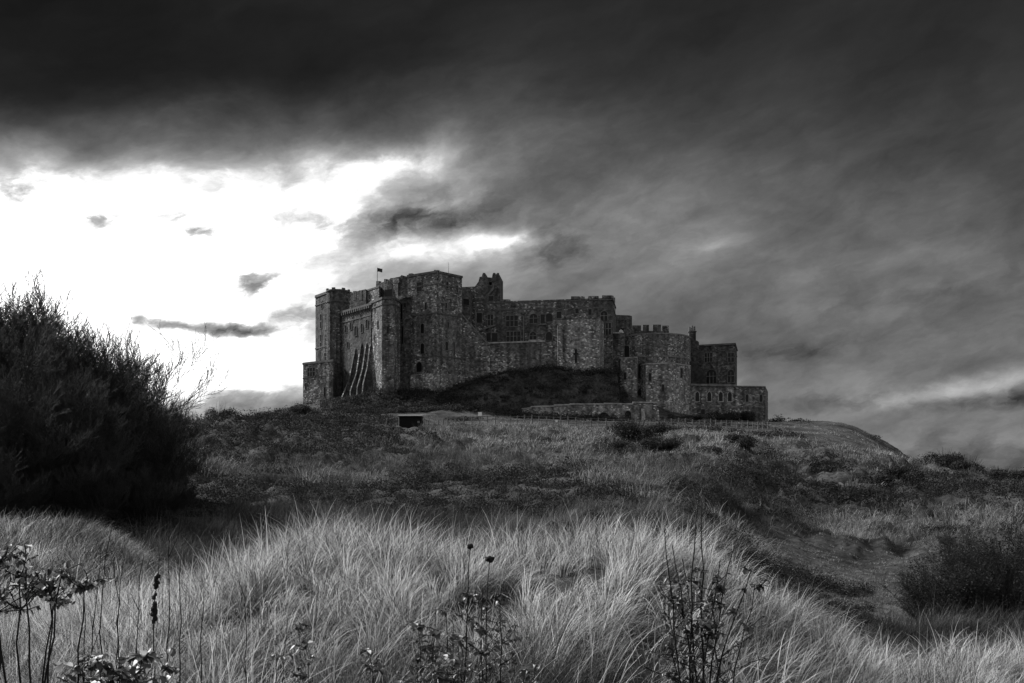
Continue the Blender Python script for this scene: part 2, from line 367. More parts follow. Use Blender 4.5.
# ------------------------------------------------------------ castle
def ray_on(px, A, B):
    """plan point where the sight line of column px meets the wall line A-B (given as (px, Y))"""
    ax, ay = X(*A), A[1]; bx, by = X(*B), B[1]; t = (px-512)/F
    d = (bx-ax)-t*(by-ay); s = (t*ay-ax)/d
    return Vector((ax+s*(bx-ax), ay+s*(by-ay)))
def bm_obj(name, bm, mats, parent, label=None):
    bmesh.ops.recalc_face_normals(bm, faces=bm.faces)
    me = bpy.data.meshes.new(name); bm.to_mesh(me); bm.free()
    o = link(name, me, parent, mats)
    if label: o['label'] = label
    return o
def add_prism(bm, pts, z0, z1, mi=0, taper=1.0, top=None):
    """pts: plan points (x, y) world; taper scales the foot about the centroid"""
    c = sum((Vector(p) for p in pts), Vector((0, 0)))/len(pts)
    lo = [bm.verts.new(((p[0]-c.x)*taper+c.x, (p[1]-c.y)*taper+c.y, z0)) for p in pts]
    hi = [bm.verts.new((p[0], p[1], z1 if top is None else top[i])) for i, p in enumerate(pts)]
    n = len(pts); fs = []
    for i in range(n): fs.append(bm.faces.new((lo[i], lo[(i+1) % n], hi[(i+1) % n], hi[i])))
    fs.append(bm.faces.new(hi)); fs.append(bm.faces.new(lo[::-1]))
    for f in fs: f.material_index = mi
def plan(pts): return [(X(p, y), y) for p, y in pts]
def grow(pts, d):
    c = sum((Vector(p) for p in pts), Vector((0, 0)))/len(pts); out = []
    for p in pts:
        v = Vector(p)-c; out.append(tuple(c+v*(1+d/v.length)))
    return out
def add_slab(bm, A, B, elev, thick, mi=0):
    """an elevation outline [(px, py)] standing on wall line A-B, given real thickness behind it"""
    ax = Vector((X(*A), A[1])); bx = Vector((X(*B), B[1])); d = (bx-ax).normalized(); nrm = Vector((-d.y, d.x))
    if nrm.y < 0: nrm = -nrm
    fr, bk = [], []
    for px, py in elev:
        q = ray_on(px, A, B); z = Z(py, q.y)
        fr.append(bm.verts.new((q.x, q.y, z))); bk.append(bm.verts.new((q.x+nrm.x*thick, q.y+nrm.y*thick, z)))
    n = len(fr); fs = [bm.faces.new(fr), bm.faces.new(bk[::-1])]
    for i in range(n): fs.append(bm.faces.new((fr[i], bk[i], bk[(i+1) % n], fr[(i+1) % n])))
    for f in fs: f.material_index = mi
def box_local(bm, o, ex, ey, ez, mi=0):
    """box from corner o along three vectors"""
    vs = [bm.verts.new(o+a*ex+b*ey+c*ez) for a in (0, 1) for b in (0, 1) for c in (0, 1)]
    for q in ((0, 1, 3, 2), (4, 6, 7, 5), (0, 4, 5, 1), (2, 3, 7, 6), (0, 2, 6, 4), (1, 5, 7, 3)):
        bm.faces.new([vs[i] for i in q]).material_index = mi
def opening(parent, A, B, px, py, w, h, arch=0, lights=1, name='window', frame='trim', glass='glass', bar=True, fw=.11, sill=False, label=None):
    """a window, slit or doorway on wall line A-B; w and h in metres, (px, py) its middle"""
    q = ray_on(px, A, B); z = Z(py, q.y)-h/2
    d = (Vector((X(*B), B[1]))-Vector((X(*A), A[1]))).normalized(); d = Vector((d.x, d.y, 0)); up = Vector((0, 0, 1))
    nrm = d.cross(up)
    if nrm.dot(Vector((q.x, q.y, 0))) > 0: nrm = -nrm
    if d.x < 0: d = -d
    base = Vector((q.x, q.y, z)); bm = bmesh.new()
    def outline(ww, hh, z0):
        pts = [(-ww/2, z0), (ww/2, z0)]
        if arch:
            rise = ww*.5 if arch == 1 else ww*.75; n = 5; hs = hh-rise
            pts.append((ww/2, hs))
            for i in range(1, n+1):
                t = i/n
                if arch == 1: a = t*math.pi/2; pts.append((ww/2*math.cos(a), hs+rise*math.sin(a)))
                else: pts.append((ww/2*(1-t**1.6), hs+rise*t**.8))
            pts += [(-p[0], p[1]) for p in pts[-2:1:-1]]
        else: pts += [(ww/2, hh), (-ww/2, hh)]
        return pts
    P = lambda u, v, o: base+d*u+up*v+nrm*o
    inner = outline(w, h, 0); outer = outline(w+2*fw, h+fw, -fw)
    # dark pane set just proud of the wall inside a projecting stone surround
    bm.faces.new([bm.verts.new(P(u, v, .02)) for u, v in inner]).material_index = 1
    n = len(inner); dp = .12
    vi = [bm.verts.new(P(u, v, dp)) for u, v in inner]; vo = [bm.verts.new(P(u, v, dp)) for u, v in outer]
    vi0 = [bm.verts.new(P(u, v, .005)) for u, v in inner]; vo0 = [bm.verts.new(P(u, v, -.1)) for u, v in outer]
    for i in range(n):
        j = (i+1) % n
        bm.faces.new((vi[i], vi[j], vo[j], vo[i])); bm.faces.new((vi0[i], vi0[j], vi[j], vi[i])); bm.faces.new((vo[i], vo[j], vo0[j], vo0[i]))
    for k in range(1, lights):
        u = -w/2+w*k/lights; box_local(bm, P(u-.07, 0, .03), d*.14, nrm*.14, up*(h*(.97 if not arch else .8)))
    if lights > 1 and bar and h > 1.6: box_local(bm, P(-w/2, h*.5, .04), d*w, nrm*.11, up*.12)
    if sill: box_local(bm, P(-w/2-.3, -fw-.2, -.05), d*(w+.6), nrm*.45, up*.2)
    me = bpy.data.meshes.new(name); bm.to_mesh(me); bm.free()
    return_o = link(name, me, parent, [M[frame], M[glass]])
    if label: return_o['label'] = label
    return return_o
def merlons(parent, A, B, xs, mat='stone', th=.7, name='merlon'):
    for px0, px1, py0, py1 in xs:
        bm = bmesh.new(); add_slab(bm, A, B, [(px0, py1), (px1, py1), (px1, py0), (px0, py0)], th)
        bm_obj(name, bm, [M[mat]], parent)
def band(parent, pts, z, h=.3, out=.25, mat='trim_dark', name='string_course'):
    bm = bmesh.new(); add_prism(bm, grow(pts, out), z, z+h); return bm_obj(name, bm, [M[mat]], parent)

castle = empty('castle', (X(430, 235), 235, 18), 'large dark stone medieval castle with towers on the crag above the dunes', 'castle')
def part(name, pts, ptop, ytop, zbot, mat='stone', taper=1.0, label=None, parent=None):
    bm = bmesh.new(); P = plan(pts); zt = Z(ptop, ytop); add_prism(bm, P, zbot, zt)
    return bm_obj(name, bm, [M[mat]], parent or castle, label), P, zt

# annex at the far left
a, P, zt = part('annex', [(303, 240), (333, 234), (342, 246), (312, 252)], 361.5, 236, 12, 'stone', label='low square annex at the foot of the end tower')
band(a, P, zt-.25, .5, .2, 'trim'); band(a, P, Z(377, 236), .25, .12)
A, B = (303, 240), (333, 234)
opening(a, A, B, 311.5, 372, 2.6, 2.0, 0, 3); opening(a, A, B, 325, 392, .5, 2.2, 0, 1, frame='trim_dark'); opening(a, A, B, 306, 386, .4, 1.2, frame='trim_dark')
bm = bmesh.new(); add_slab(bm, (303, 239.2), (333, 233.2), [(326.5, 410), (329.5, 410), (329, 368), (327, 364)], .9); bm_obj('buttress', bm, [M['stone_pale']], a)
# end tower with its turret
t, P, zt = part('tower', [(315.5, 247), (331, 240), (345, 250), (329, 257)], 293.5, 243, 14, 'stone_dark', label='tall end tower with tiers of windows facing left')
A, B = (315.5, 247), (331, 240)
band(t, P, zt-.3, .6, .2); band(t, P, Z(303, 243), .3, .15); band(t, P, Z(347, 243), .3, .15)
for py, g in ((317.5, 'glass'), (325, 'bright_glass'), (338, 'glass'), (346, 'glass')):
    opening(t, A, B, 321, py, .8, 1.6, 0, 1, glass='glass'); opening(t, A, B, 326.3, py, 1.3, 1.8 if py != 325 else 2.2, 0, 2, glass=g)
opening(t, A, B, 325.5, 365-8, 1.6, 2.2, 1, 2); opening(t, A, B, 319.5, 355, .8, 2.4, 1); opening(t, A, B, 322, 305, .8, 1.6, frame='trim_dark')
def drum(name, cpx, cY, rad, ptop, zbot, mat, n=28, taper=1.03, label=None):
    cx = X(cpx, cY); P = [(cx+rad*math.cos(2*math.pi*i/n), cY+rad*math.sin(2*math.pi*i/n)) for i in range(n)]
    bm = bmesh.new(); zt = Z(ptop, cY-rad); add_prism(bm, P, zbot, zt, 0, taper); return bm_obj(name, bm, [M[mat]], castle, label), P, zt
t, P, zt = drum('turret', 338, 242, 2.75, 290, 14, 'stone_dark', 20, label='round stair turret on the end tower')
band(t, P, zt-.1, .35, .15); band(t, P, Z(302, 240), .3, .15)
for k in range(14):
    a0 = 2*math.pi*k/14; cx, cy = X(338, 242), 242
    if k % 2: continue
    bm = bmesh.new(); q = [(cx+rr*math.cos(a0+s), cy+rr*math.sin(a0+s)) for rr, s in ((2.9, -.14), (2.9, .14), (2.4, .14), (2.4, -.14))]
    add_prism(bm, q, zt+.25, zt+.65); bm_obj('merlon', bm, [M['stone_dark']], t)
# range set back behind the buttressed wall
r_, P, zt = part('rear_range', [(346, 253), (366, 247), (374, 262), (352, 266)], 292.3, 251, 14, 'stone_dark', label='roofline set back behind the end tower')
merlons(r_, (346, 252.9), (366, 246.9), [(347, 349.5, 291.5, 300), (353, 356, 291, 300), (359, 362, 290.3, 300)], 'stone_dark')
r_, P, zt = part('rear_range', [(363, 249), (379, 243), (392, 256), (371, 262)], 290.5, 247.5, 14, 'stone', label='stepped block between end tower and keep')
opening(r_, (363, 249), (379, 243), 370, 297, .7, 1.2, frame='trim_dark'); band(r_, P, zt-.2, .4, .15)
# buttressed wall
A, B = (342, 238.4), (371, 228)
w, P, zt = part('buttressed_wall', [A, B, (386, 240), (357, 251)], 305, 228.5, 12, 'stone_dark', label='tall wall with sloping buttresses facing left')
bm = bmesh.new(); add_prism(bm, grow(P, .45), zt-.1, zt+.35); bm_obj('coping', bm, [M['trim_dark']], w)
bm = bmesh.new()
pa, pb = Vector(P[0]), Vector(P[1]); dd = (pb-pa); ln = dd.length; dd.normalize(); nn = Vector((dd.y, -dd.x)); 
if nn.y > 0: nn = -nn
for k in range(14):
    q = pa+dd*(ln*(k+.3)/14); box_local(bm, Vector((q.x+nn.x*.42, q.y+nn.y*.42, zt-.75)), Vector((dd.x, dd.y, 0))*.4, Vector((-nn.x, -nn.y, 0))*.5, Vector((0, 0, .62)))
bm_obj('corbels', bm, [M['trim_dark']], w)
band(w, P, Z(317, 230), .3, .15)
for px, py, wd, h in ((346, 329, .8, 1.8), (351, 326, .8, 1.8), (356, 331, 1.1, 2.2), (362, 328, .9, 2.0), (367, 324, .9, 2), (348, 345, .7, 1.4), (353, 319, .5, 1.0), (361, 316, .5, 1.0)):
    opening(w, A, B, px, py, wd, h, 1, frame='trim_dark')
NB = Vector((nn.x, nn.y, 0)); DB = Vector((dd.x, dd.y, 0))
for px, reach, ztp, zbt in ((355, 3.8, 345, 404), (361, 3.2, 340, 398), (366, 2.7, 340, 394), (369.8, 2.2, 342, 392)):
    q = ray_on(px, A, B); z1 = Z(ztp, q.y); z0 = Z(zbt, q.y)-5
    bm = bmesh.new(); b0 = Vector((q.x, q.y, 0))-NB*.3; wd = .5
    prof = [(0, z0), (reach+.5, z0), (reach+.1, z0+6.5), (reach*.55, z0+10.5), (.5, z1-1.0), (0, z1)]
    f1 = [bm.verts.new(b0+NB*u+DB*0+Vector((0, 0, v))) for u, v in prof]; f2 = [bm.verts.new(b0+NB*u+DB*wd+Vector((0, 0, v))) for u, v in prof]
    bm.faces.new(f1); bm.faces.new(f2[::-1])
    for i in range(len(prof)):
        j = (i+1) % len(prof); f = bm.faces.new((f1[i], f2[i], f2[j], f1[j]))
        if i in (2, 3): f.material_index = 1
    bm_obj('buttress', bm, [M['stone_dark'], M['stone_hall']], w)  # paler slot on the slopes paints in their lit edges
# polygonal tower
PT = [(370, 229), (382, 223), (394, 222.5), (400, 227), (402, 238), (380, 240)]
t, P, zt = part('tower', PT, 298, 222.5, 13, 'stone', taper=1.04, label='many sided tower between the buttressed wall and the keep')
band(t, P, zt-.2, .5, .25, 'trim_dark'); band(t, P, Z(305, 223), .3, .2)
A, B = PT[0], PT[1]
for px, py, wd, h in ((375, 308, .6, 1.7), (372.8, 324.5, .6, 1.3), (377.8, 324.5, .6, 1.5), (374.5, 338, .6, 1.4)): opening(t, A, B, px, py, wd, h, 0)
opening(t, PT[1], PT[2], 388, 330, .5, 1.6, frame='trim_dark')
# recess wall beside the keep
A, B = (399, 229.2), (411, 228.6)
w, P, zt = part('wall', [A, B, (415, 240), (403, 243)], 298, 230, 14, 'stone_dark', label='narrow recessed wall between two towers')
bm = bmesh.new(); add_slab(bm, (398, 228), (411, 227.6), [(398, 298.6), (410, 297), (410, 294.5), (398, 296.4)], 8); bm_obj('parapet', bm, [M['stone']], w)
for px, py, h in ((401.5, 312, 3.5), (402.5, 335, 4), (405, 305, 1)): opening(w, A, B, px, py, .5, h, frame='trim_dark')
# keep block behind, carrying the flag
k_, P, zt = part('keep', [(376, 247), (398, 240), (412, 246), (412, 262), (384, 262)], 280.5, 243, 20, 'stone_dark', label='high keep roof behind the towers, under the flagpole')
merlons(k_, (376, 246.9), (398, 239.9), [(376.2, 379, 281, 284), (384, 386, 279, 283), (390, 399, 278, 283)], 'stone_dark')
bm = bmesh.new(); add_slab(bm, (390, 242), (408, 239), [(385, 305), (408, 305), (408, 276.5), (402.5, 276), (401.5, 275), (400, 276.5), (392, 278.2), (388, 280)], 6); bm_obj('parapet', bm, [M['stone_dark']], k_)
opening(k_, (390, 241.9), (408, 238.9), 389, 293, 2.2, 1.6, frame='trim_dark')
# great corner tower
GT = [(407.7, 229.6), (436.7, 225), (462, 230.5), (436, 237)]
t, P, zt = part('great_tower', GT, 272.6, 225, 13, 'stone', taper=1.025, label='tall square corner tower with arched windows, nearest the viewer')
A, B, Cc = GT[0], GT[1], GT[2]
band(t, P, zt-.05, .5, .22, 'trim_dark'); band(t, P, Z(284.5, 225), .28, .14); band(t, P, Z(313.5, 225), .3, .16); band(t, P, Z(356, 225), .25, .12)
for px0, px1 in ((408.5, 412), (434, 438)):
    bm = bmesh.new(); add_slab(bm, A, B, [(px0, 278), (px1, 278), (px1, 273.2 if px0 < 420 else 269.8), (px0, 273.6 if px0 < 420 else 269.8)], .6); bm_obj('merlon', bm, [M['stone']], t)
bm = bmesh.new(); add_prism(bm, grow(P, .55), 12, Z(373, 225), 0, 1.12); bm_obj('plinth', bm, [M['stone_pale']], t, 'pale battered plinth of newer stone')
opening(t, A, B, 419.5, 287, 1.4, 2.0, 0, 1, frame='trim_dark'); opening(t, A, B, 426, 306, .6, 1.6, 0); opening(t, A, B, 422.5, 328.5, 1.0, 2.3, 1)
opening(t, A, B, 422.5, 348.5, 1.1, 2.4, 1); opening(t, A, B, 419.3, 367, 1.6, 2.3, 1, frame='trim')
for px, py, wd, h in ((447, 285, .7, 1.5), (446, 305.5, .6, 1.2), (448, 325, .5, 1.3), (446.5, 346, .8, 2), (457, 289, .5, 1.6), (454, 349, .35, 3)): opening(t, B, Cc, px, py, wd, h, 1 if wd > .6 else 0)
bm = bmesh.new(); add_slab(bm, (426, 225.9), (436, 224.6), [(429, 373), (433, 373), (430, 367), (422, 362), (421.5, 363), (427, 368)], .5); bm_obj('relieving_arch', bm, [M['trim_dark']], t)
# wing right of the tower, with the sloping wall
w, P, zt = part('wing', [(452, 234), (470, 236), (474, 246), (456, 246)], 288, 236, 14, 'stone_dark', label='narrow wing in the angle of the great tower')
opening(w, (452, 234), (470, 236), 466, 302, 1.5, 1.4, frame='trim_dark', glass='recess_shade')
bm = bmesh.new(); add_slab(bm, (450, 231), (490, 231.6), [(450, 400), (490, 392), (490, 345), (487, 343), (456, 308), (450, 302)], 1.6); w = bm_obj('sloping_wall', bm, [M['stone']], castle, 'wall with a steep stair coping falling to the terrace')
bm = bmesh.new(); add_slab(bm, (450, 230.8), (490, 231.4), [(456, 308.6), (487, 343.6), (490, 345.6), (490, 344), (487, 341.9), (456, 306.8)], 2.0); bm_obj('coping', bm, [M['trim']], w)
opening(w, (450, 231), (490, 231.6), 453.5, 363, .4, 2.2, glass='bright_glass')
# gable building with chimneys
A, B = (460, 243), (502, 242)
bm = bmesh.new()
add_slab(bm, A, B, [(462, 308), (500, 308), (500, 275.5), (498.5, 273.5), (496.5, 274.5), (495, 273.3), (492.5, 274.3), (492, 277.5), (490.6, 277.5), (490.6, 282), (491.8, 282), (491.8, 285), (489, 285), (489, 282), (490.5, 282), (490.5, 277.5), (487, 277.2), (486, 276.5), (486, 274.2), (484.8, 273.2), (482.5, 273.5), (482, 276.4), (479.5, 277), (478.5, 281.5), (475, 286.5), (462, 287)], 7)
g = bm_obj('gable_building', bm, [M['stone_dark']], castle, 'gabled building with chimney stacks behind the hall')
opening(g, A, B, 468.3, 298, 1.0, 1.7); opening(g, A, B, 491, 298.5, 1.3, 1.2, frame='trim')
for px in (483.8, 494, 497.7):
    bm = bmesh.new(); q = ray_on(px, A, B); add_prism(bm, [(q.x+.35*math.cos(i*.785), q.y+1+.35*math.sin(i*.785)) for i in range(8)], Z(275, q.y), Z(272.2, q.y)); bm_obj('chimney_pot', bm, [M['pot']], g)
bm = bmesh.new(); add_slab(bm, (475, 242.8), (495, 242), [(479.5, 303), (482, 303), (494, 289), (494, 285), (490, 291)], .8); bm_obj('roof_slope', bm, [M['lead']], g)
# great hall
A, B = (459, 241), (612.5, 235)
P = plan([A, B, (615.5, 246), (462, 254)])
def ztop(py, q): return Z(py, q)
bm = bmesh.new(); zt = Z(301, 239); add_prism(bm, P, 14, zt); h_ = bm_obj('great_hall', bm, [M['stone_hall']], castle, 'long hall range with mullioned windows and a battlemented right end')
band(h_, P, Z(308.5, 236), .3, .15); band(h_, P, Z(303.2, 239), .3, .2, 'trim_dark')
merlons(h_, A, B, [(500, 510, 299.3, 301.5), (571, 584.5, 296.3, 301), (588, 598.5, 296, 301), (602, 612.5, 295.3, 301.3)], 'stone', .8)
merlons(h_, (612.5, 235.1), (615.3, 245), [(612.6, 613.6, 295.8, 301.5), (614.4, 615.2, 297.5, 303)], 'stone', .8)
bm = bmesh.new(); add_slab(bm, A, B, [(571, 301.2), (612.4, 301.5), (612.4, 299.5), (571, 299.6)], .8); bm_obj('parapet', bm, [M['stone']], h_)
for px, py, wd, h, ar, lg, sl_ in ((467.5, 318.5, 1.3, 2.2, 0, 2, 0), (479.5, 318, 1.3, 2.4, 0, 1, 0), (490.5, 320, 1.3, 2.6, 0, 2, 0), (489, 337, 1.2, 1.9, 0, 1, 0), (494.5, 337.5, 1.6, 2.1, 0, 1, 0),
        (512, 321, 2.9, 2.6, 0, 3, 0), (513.5, 336.5, 3.4, 2.4, 0, 4, 1), (533.5, 318.5, 2.0, 2.3, 1, 2, 0), (543, 319, 1.2, 2.2, 0, 1, 1), (549, 317.5, 1.8, 2.0, 1, 1, 0), (533, 336, 1.6, 2.0, 1, 2, 0), (549, 336, 1.5, 2, 1, 1, 0),
        (604, 316, 1.6, 2.4, 1, 2, 0), (605.5, 329, 2.6, 2.8, 0, 4, 0), (597.5, 331, .8, 3.2, 0, 1, 0), (590, 312, .8, 1.4, 0, 1, 0), (577, 311, .8, 1.2, 0, 1, 0), (559, 315, 1.1, 1.6, 0, 1, 0)):
    opening(h_, A, B, px, py, wd, h, ar, lg, sill=bool(sl_))
for px, y0, y1 in ((523.5, 316, 341), (565.8, 302, 318), (475.5, 310, 340)):
    bm = bmesh.new(); q = ray_on(px, A, B); add_prism(bm, [(q.x+.12*math.cos(i*1.047), q.y-.14+.12*math.sin(i*1.047)) for i in range(6)], Z(y1, q.y), Z(y0, q.y)); bm_obj('drainpipe', bm, [M['metal']], h_)
bm = bmesh.new(); q0, q1 = ray_on(480, A, B), ray_on(495.5, A, B)
add_slab(bm, (459, 240.7), (612.5, 234.7), [(480, 331), (495.5, 325.6), (495.5, 324.4), (480, 329.6)], .35); bm_obj('string_course', bm, [M['trim']], h_)
# terrace curtain wall
A, B = (484, 232), (561, 229.5)
bm = bmesh.new(); add_slab(bm, A, B, [(484, 392), (561, 385), (561, 341.5), (487, 343.3), (484, 343.5)], 5); w = bm_obj('curtain_wall', bm, [M['stone']], castle, 'rough curtain wall below the hall terrace')
bm = bmesh.new(); add_slab(bm, (484, 231.8), (561, 229.3), [(487, 343.6), (545, 341.8), (545, 340.6), (540, 339.6), (529, 339.8), (528, 341), (487, 342.4)], .9); bm_obj('coping', bm, [M['coping']], w)
# bastion
BT = [(558.5, 227.5), (599, 224.5), (604, 231), (570, 240)]
b_, P, zt = part('bastion', BT, 318.3, 225.5, 14, 'stone_pale', taper=1.03, label='squat pale bastion tower on the terrace wall')
bm = bmesh.new(); add_slab(bm, (558.5, 227.4), (599, 224.4), [(561, 318.8), (599, 318.6), (599, 317.4), (578, 317), (568, 315.8), (563, 317.6)], 1.2); bm_obj('parapet', bm, [M['stone']], b_)
opening(b_, BT[0], BT[1], 576, 356, .4, 3.0, 0, frame='trim_dark', fw=.08, glass='recess_shade', name='arrow_slit'); opening(b_, BT[0], BT[1], 576, 354, 1.1, .35, 0, frame='trim_dark', fw=.05, glass='recess_shade', name='arrow_slit')
bm = bmesh.new(); add_prism(bm, [(X(561.5, 226.8)+dx, 226.5+dy) for dx, dy in ((-.9, -.4), (.2, -.5), (.2, .6), (-.9, .6))], Z(366, 226), Z(325, 226)); bm_obj('buttress', bm, [M['stone_pale']], b_)
# wall between bastion and gate tower
A, B = (598, 237), (622, 236)
bm = bmesh.new(); add_slab(bm, A, B, [(598, 395), (624, 410), (624, 333), (598, 333)], 5); w = bm_obj('wall', bm, [M['stone_dark']], castle, 'dark wall joining bastion and round gate tower')
bm = bmesh.new(); add_slab(bm, (598, 236.8), (622, 235.8), [(598, 333.3), (622, 333.3), (622, 332.2), (598, 332.2)], 1); bm_obj('coping', bm, [M['coping']], w)
opening(w, A, B, 606, 341, 1, 1.6, frame='trim_dark', glass='recess_shade')
# block with open arch, crenellated wall
A, B = (613, 250), (633, 250)
bm = bmesh.new(); add_slab(bm, A, B, [(614, 345), (619.2, 345), (619.2, 331), (620, 329), (621.8, 327.8), (623.6, 329), (624.4, 331), (624.4, 345), (632, 345), (632, 316.2), (630, 315.4), (616, 314.8), (614, 315)], 2.2)
w = bm_obj('arched_wall', bm, [M['stone_dark']], castle, 'wall pierced by an open arch against the sky')
bm = bmesh.new(); add_slab(bm, (613, 249.8), (633, 249.8), [(614, 319.8), (632, 319.8), (632, 319), (614, 319)], 2.5); bm_obj('string_course', bm, [M['trim_dark']], w)
A, B = (631, 251), (670, 250)
bm = bmesh.new(); add_slab(bm, A, B, [(631, 345), (669, 345), (669, 331.3), (631, 330.3)], 1.2); w = bm_obj('battlement', bm, [M['stone_dark']], castle, 'row of merlons behind the round gate tower')
merlons(w, A, B, [(632.3, 641, 325.4, 331), (643, 649, 324.8, 331.4), (653, 661, 324.6, 331.5), (662.3, 668.8, 325.6, 331.6)], 'stone_dark', .9)
# round gate tower
t, P, zt = drum('round_tower', 654, 246.5, 8.9, 333.8, 8, 'stone', 40, 1.0, label='broad round gate tower with an arched doorway')
band(t, P, zt-.1, .35, .12, 'trim'); band(t, P, Z(357, 238), .3, .12, 'trim')
LS = [(637.5, 238), (646, 233.5), (672, 232), (690.5, 237), (691, 250), (640, 250)]
bm = bmesh.new(); add_prism(bm, plan(LS), 8, Z(364, 233)); bm_obj('lower_stage', bm, [M['stone_pale']], t, 'angular lower stage wrapped round the tower')
bm = bmesh.new(); P2 = grow(plan(LS), .12); add_prism(bm, P2, Z(364.1, 233), Z(363, 233)); bm_obj('coping', bm, [M['coping']], t)
TT = [(620.5, 234), (637, 232.5), (638.5, 241), (622, 243)]
bm = bmesh.new(); add_prism(bm, plan(TT), 8, Z(358, 233)); bm_obj('stair_turret', bm, [M['stone_pale']], t, 'square stair turret at the left of the gate')
bm = bmesh.new(); add_prism(bm, grow(plan(TT), .2), Z(358.2, 233), Z(357, 233)); bm_obj('coping', bm, [M['coping']], t)
bm = bmesh.new(); add_slab(bm, (637, 236.6), (647, 236), [(637, 412), (647, 412), (647, 366), (644, 362), (637, 357)], 2.5); bm_obj('recess_wall', bm, [M['stone_dark']], t)
opening(t, (637, 236.5), (647, 235.9), 642, 396, 1.9, 3.9, 1, name='doorway', glass='recess_shade', frame='trim')
opening(t, (637, 236.5), (647, 235.9), 640.5, 371, 1.0, 3.6, 1, glass='recess_shade', frame='trim_dark')
opening(t, (619, 238.3), (637, 237.2), 626.5, 351.5, 1.35, 2.9, 1, glass='recess_shade', frame='trim')
opening(t, (619, 233.9), (638, 232.4), 625, 376, .5, 1.5, frame='trim_dark')
opening(t, LS[2], LS[3], 681.5, 373, .5, 2.0, frame='trim_dark', glass='recess_shade', name='arrow_slit')
opening(t, (646, 233.4), (672, 231.9), 650, 377, .5, 1.6, frame='trim_dark'); opening(t, (646, 233.4), (672, 231.9), 663, 388, .4, 1.4, frame='trim_dark')
# low wall on the right
A, B = (688, 238), (765.5, 235)
P = plan([A, B, (768, 246), (690, 250)])
bm = bmesh.new(); add_prism(bm, P, 8, 0, 0, 1.0, [Z(385.3, 238), Z(386.8, 235), Z(386.8, 235), Z(385.3, 238)]); w = bm_obj('outer_wall', bm, [M['stone']], castle, 'low outer wall with a row of pointed windows at the right end')
bm = bmesh.new(); add_slab(bm, (688, 237.8), (765.5, 234.8), [(688, 385.6), (765.6, 387.2), (765.6, 386.0), (737, 385.6), (737, 384.4), (688, 383.6)], .9); bm_obj('coping', bm, [M['trim']], w)
for px in (697.3, 709.3, 720.8, 729.8): opening(w, A, B, px, 396.5, .9, 2.3, 2, frame='trim_pale', fw=.2)
for px in (747, 761): opening(w, A, B, px, 398, .6, 1.8, 2, frame='trim', fw=.2)
opening(w, A, B, 703, 412, .8, 1.2, frame='trim_dark')

# house behind the outer wall
house = empty('stone_house', (X(715, 255), 255, 25), 'square flat roofed stone house with a chimney behind the outer wall', 'house')
HP = [(696.5, 254), (735, 250.5), (737, 262), (702, 266)]
bm = bmesh.new(); P = plan(HP); zt = Z(345, 251); add_prism(bm, P, 12, zt); hw = bm_obj('wall', bm, [M['stone_dark']], house)
bm = bmesh.new(); add_prism(bm, grow(P, .3), zt, zt+.45); bm_obj('parapet', bm, [M['trim_dark']], house)
bm = bmesh.new(); add_prism(bm, grow(P, .12), Z(351, 251), Z(351, 251)+.25); bm_obj('string_course', bm, [M['trim_dark']], house)
A, B = HP[0], HP[1]
for px, py, wd, h, lg in ((708.5, 357.5, 1.9, 2.3, 3), (731, 357.5, 1.5, 2.3, 2), (711.5, 376.5, 2.6, 3.6, 3), (731, 376, 1.6, 3.2, 2)):
    opening(house, A, B, px, py, wd, h, 0 if py < 370 else 1, lg)
bm = bmesh.new(); add_slab(bm, (686, 251), (699, 250.5), [(686, 395), (699, 395), (699, 342), (697, 340.5), (688, 340), (686, 341.5)], 8); bm_obj('side_wing', bm, [M['stone_dark']], house)
ch = None
bm = bmesh.new(); q = ray_on(692.6, (686, 252), (699, 252)); add_prism(bm, [(q.x+a, q.y+b) for a, b in ((-.85, 0), (.85, 0), (.85, 1.4), (-.85, 1.4))], Z(343, 252), Z(332, 252))
add_prism(bm, [(q.x+a, q.y+b) for a, b in ((-1, -.15), (1, -.15), (1, 1.55), (-1, 1.55))], Z(332, 252), Z(331, 252)); ch = bm_obj('chimney', bm, [M['stone_dark']], house)
for dx, pt in ((-.6, 326.5), (0, 325.2), (.6, 326)):
    bm = bmesh.new(); add_prism(bm, [(q.x+dx+.22*math.cos(i*.785), q.y+.7+.22*math.sin(i*.785)) for i in range(8)], Z(331, 252), Z(pt, 252), 0, 1.2); bm_obj('chimney_pot', bm, [M['pot']], ch)
bm = bmesh.new(); add_slab(bm, (689, 243), (710, 243), [(689, 390), (708, 390), (706, 379), (701, 369), (694, 363), (689, 361)], 5); bm_obj('ivy_slope', bm, [M['ivy']], house)  # solid slab standing in for a dark ivy-grown slope

# flag and mast
fp = empty('flagpole', (X(377.3, 248), 248, Z(281, 248)), 'thin flagpole with a small dark flag flying on the keep', 'flagpole')
def add_tube(bm, p0, p1, r0, r1, n=6, mi=0):
    p0, p1 = Vector(p0), Vector(p1); d = (p1-p0).normalized(); a = d.orthogonal().normalized(); b = d.cross(a)
    lo = [bm.verts.new(p0+(a*math.cos(2*math.pi*i/n)+b*math.sin(2*math.pi*i/n))*r0) for i in range(n)]
    hi = [bm.verts.new(p1+(a*math.cos(2*math.pi*i/n)+b*math.sin(2*math.pi*i/n))*r1) for i in range(n)]
    for i in range(n): bm.faces.new((lo[i], lo[(i+1) % n], hi[(i+1) % n], hi[i])).material_index = mi
    bm.faces.new(hi).material_index = mi; bm.faces.new(lo[::-1]).material_index = mi
bm = bmesh.new(); x0 = X(377.3, 248); add_tube(bm, (x0, 248, Z(283, 248)), (x0, 248, Z(267.5, 248)), .09, .06); bm_obj('pole', bm, [M['metal']], fp)
bm = bmesh.new(); gv = {}
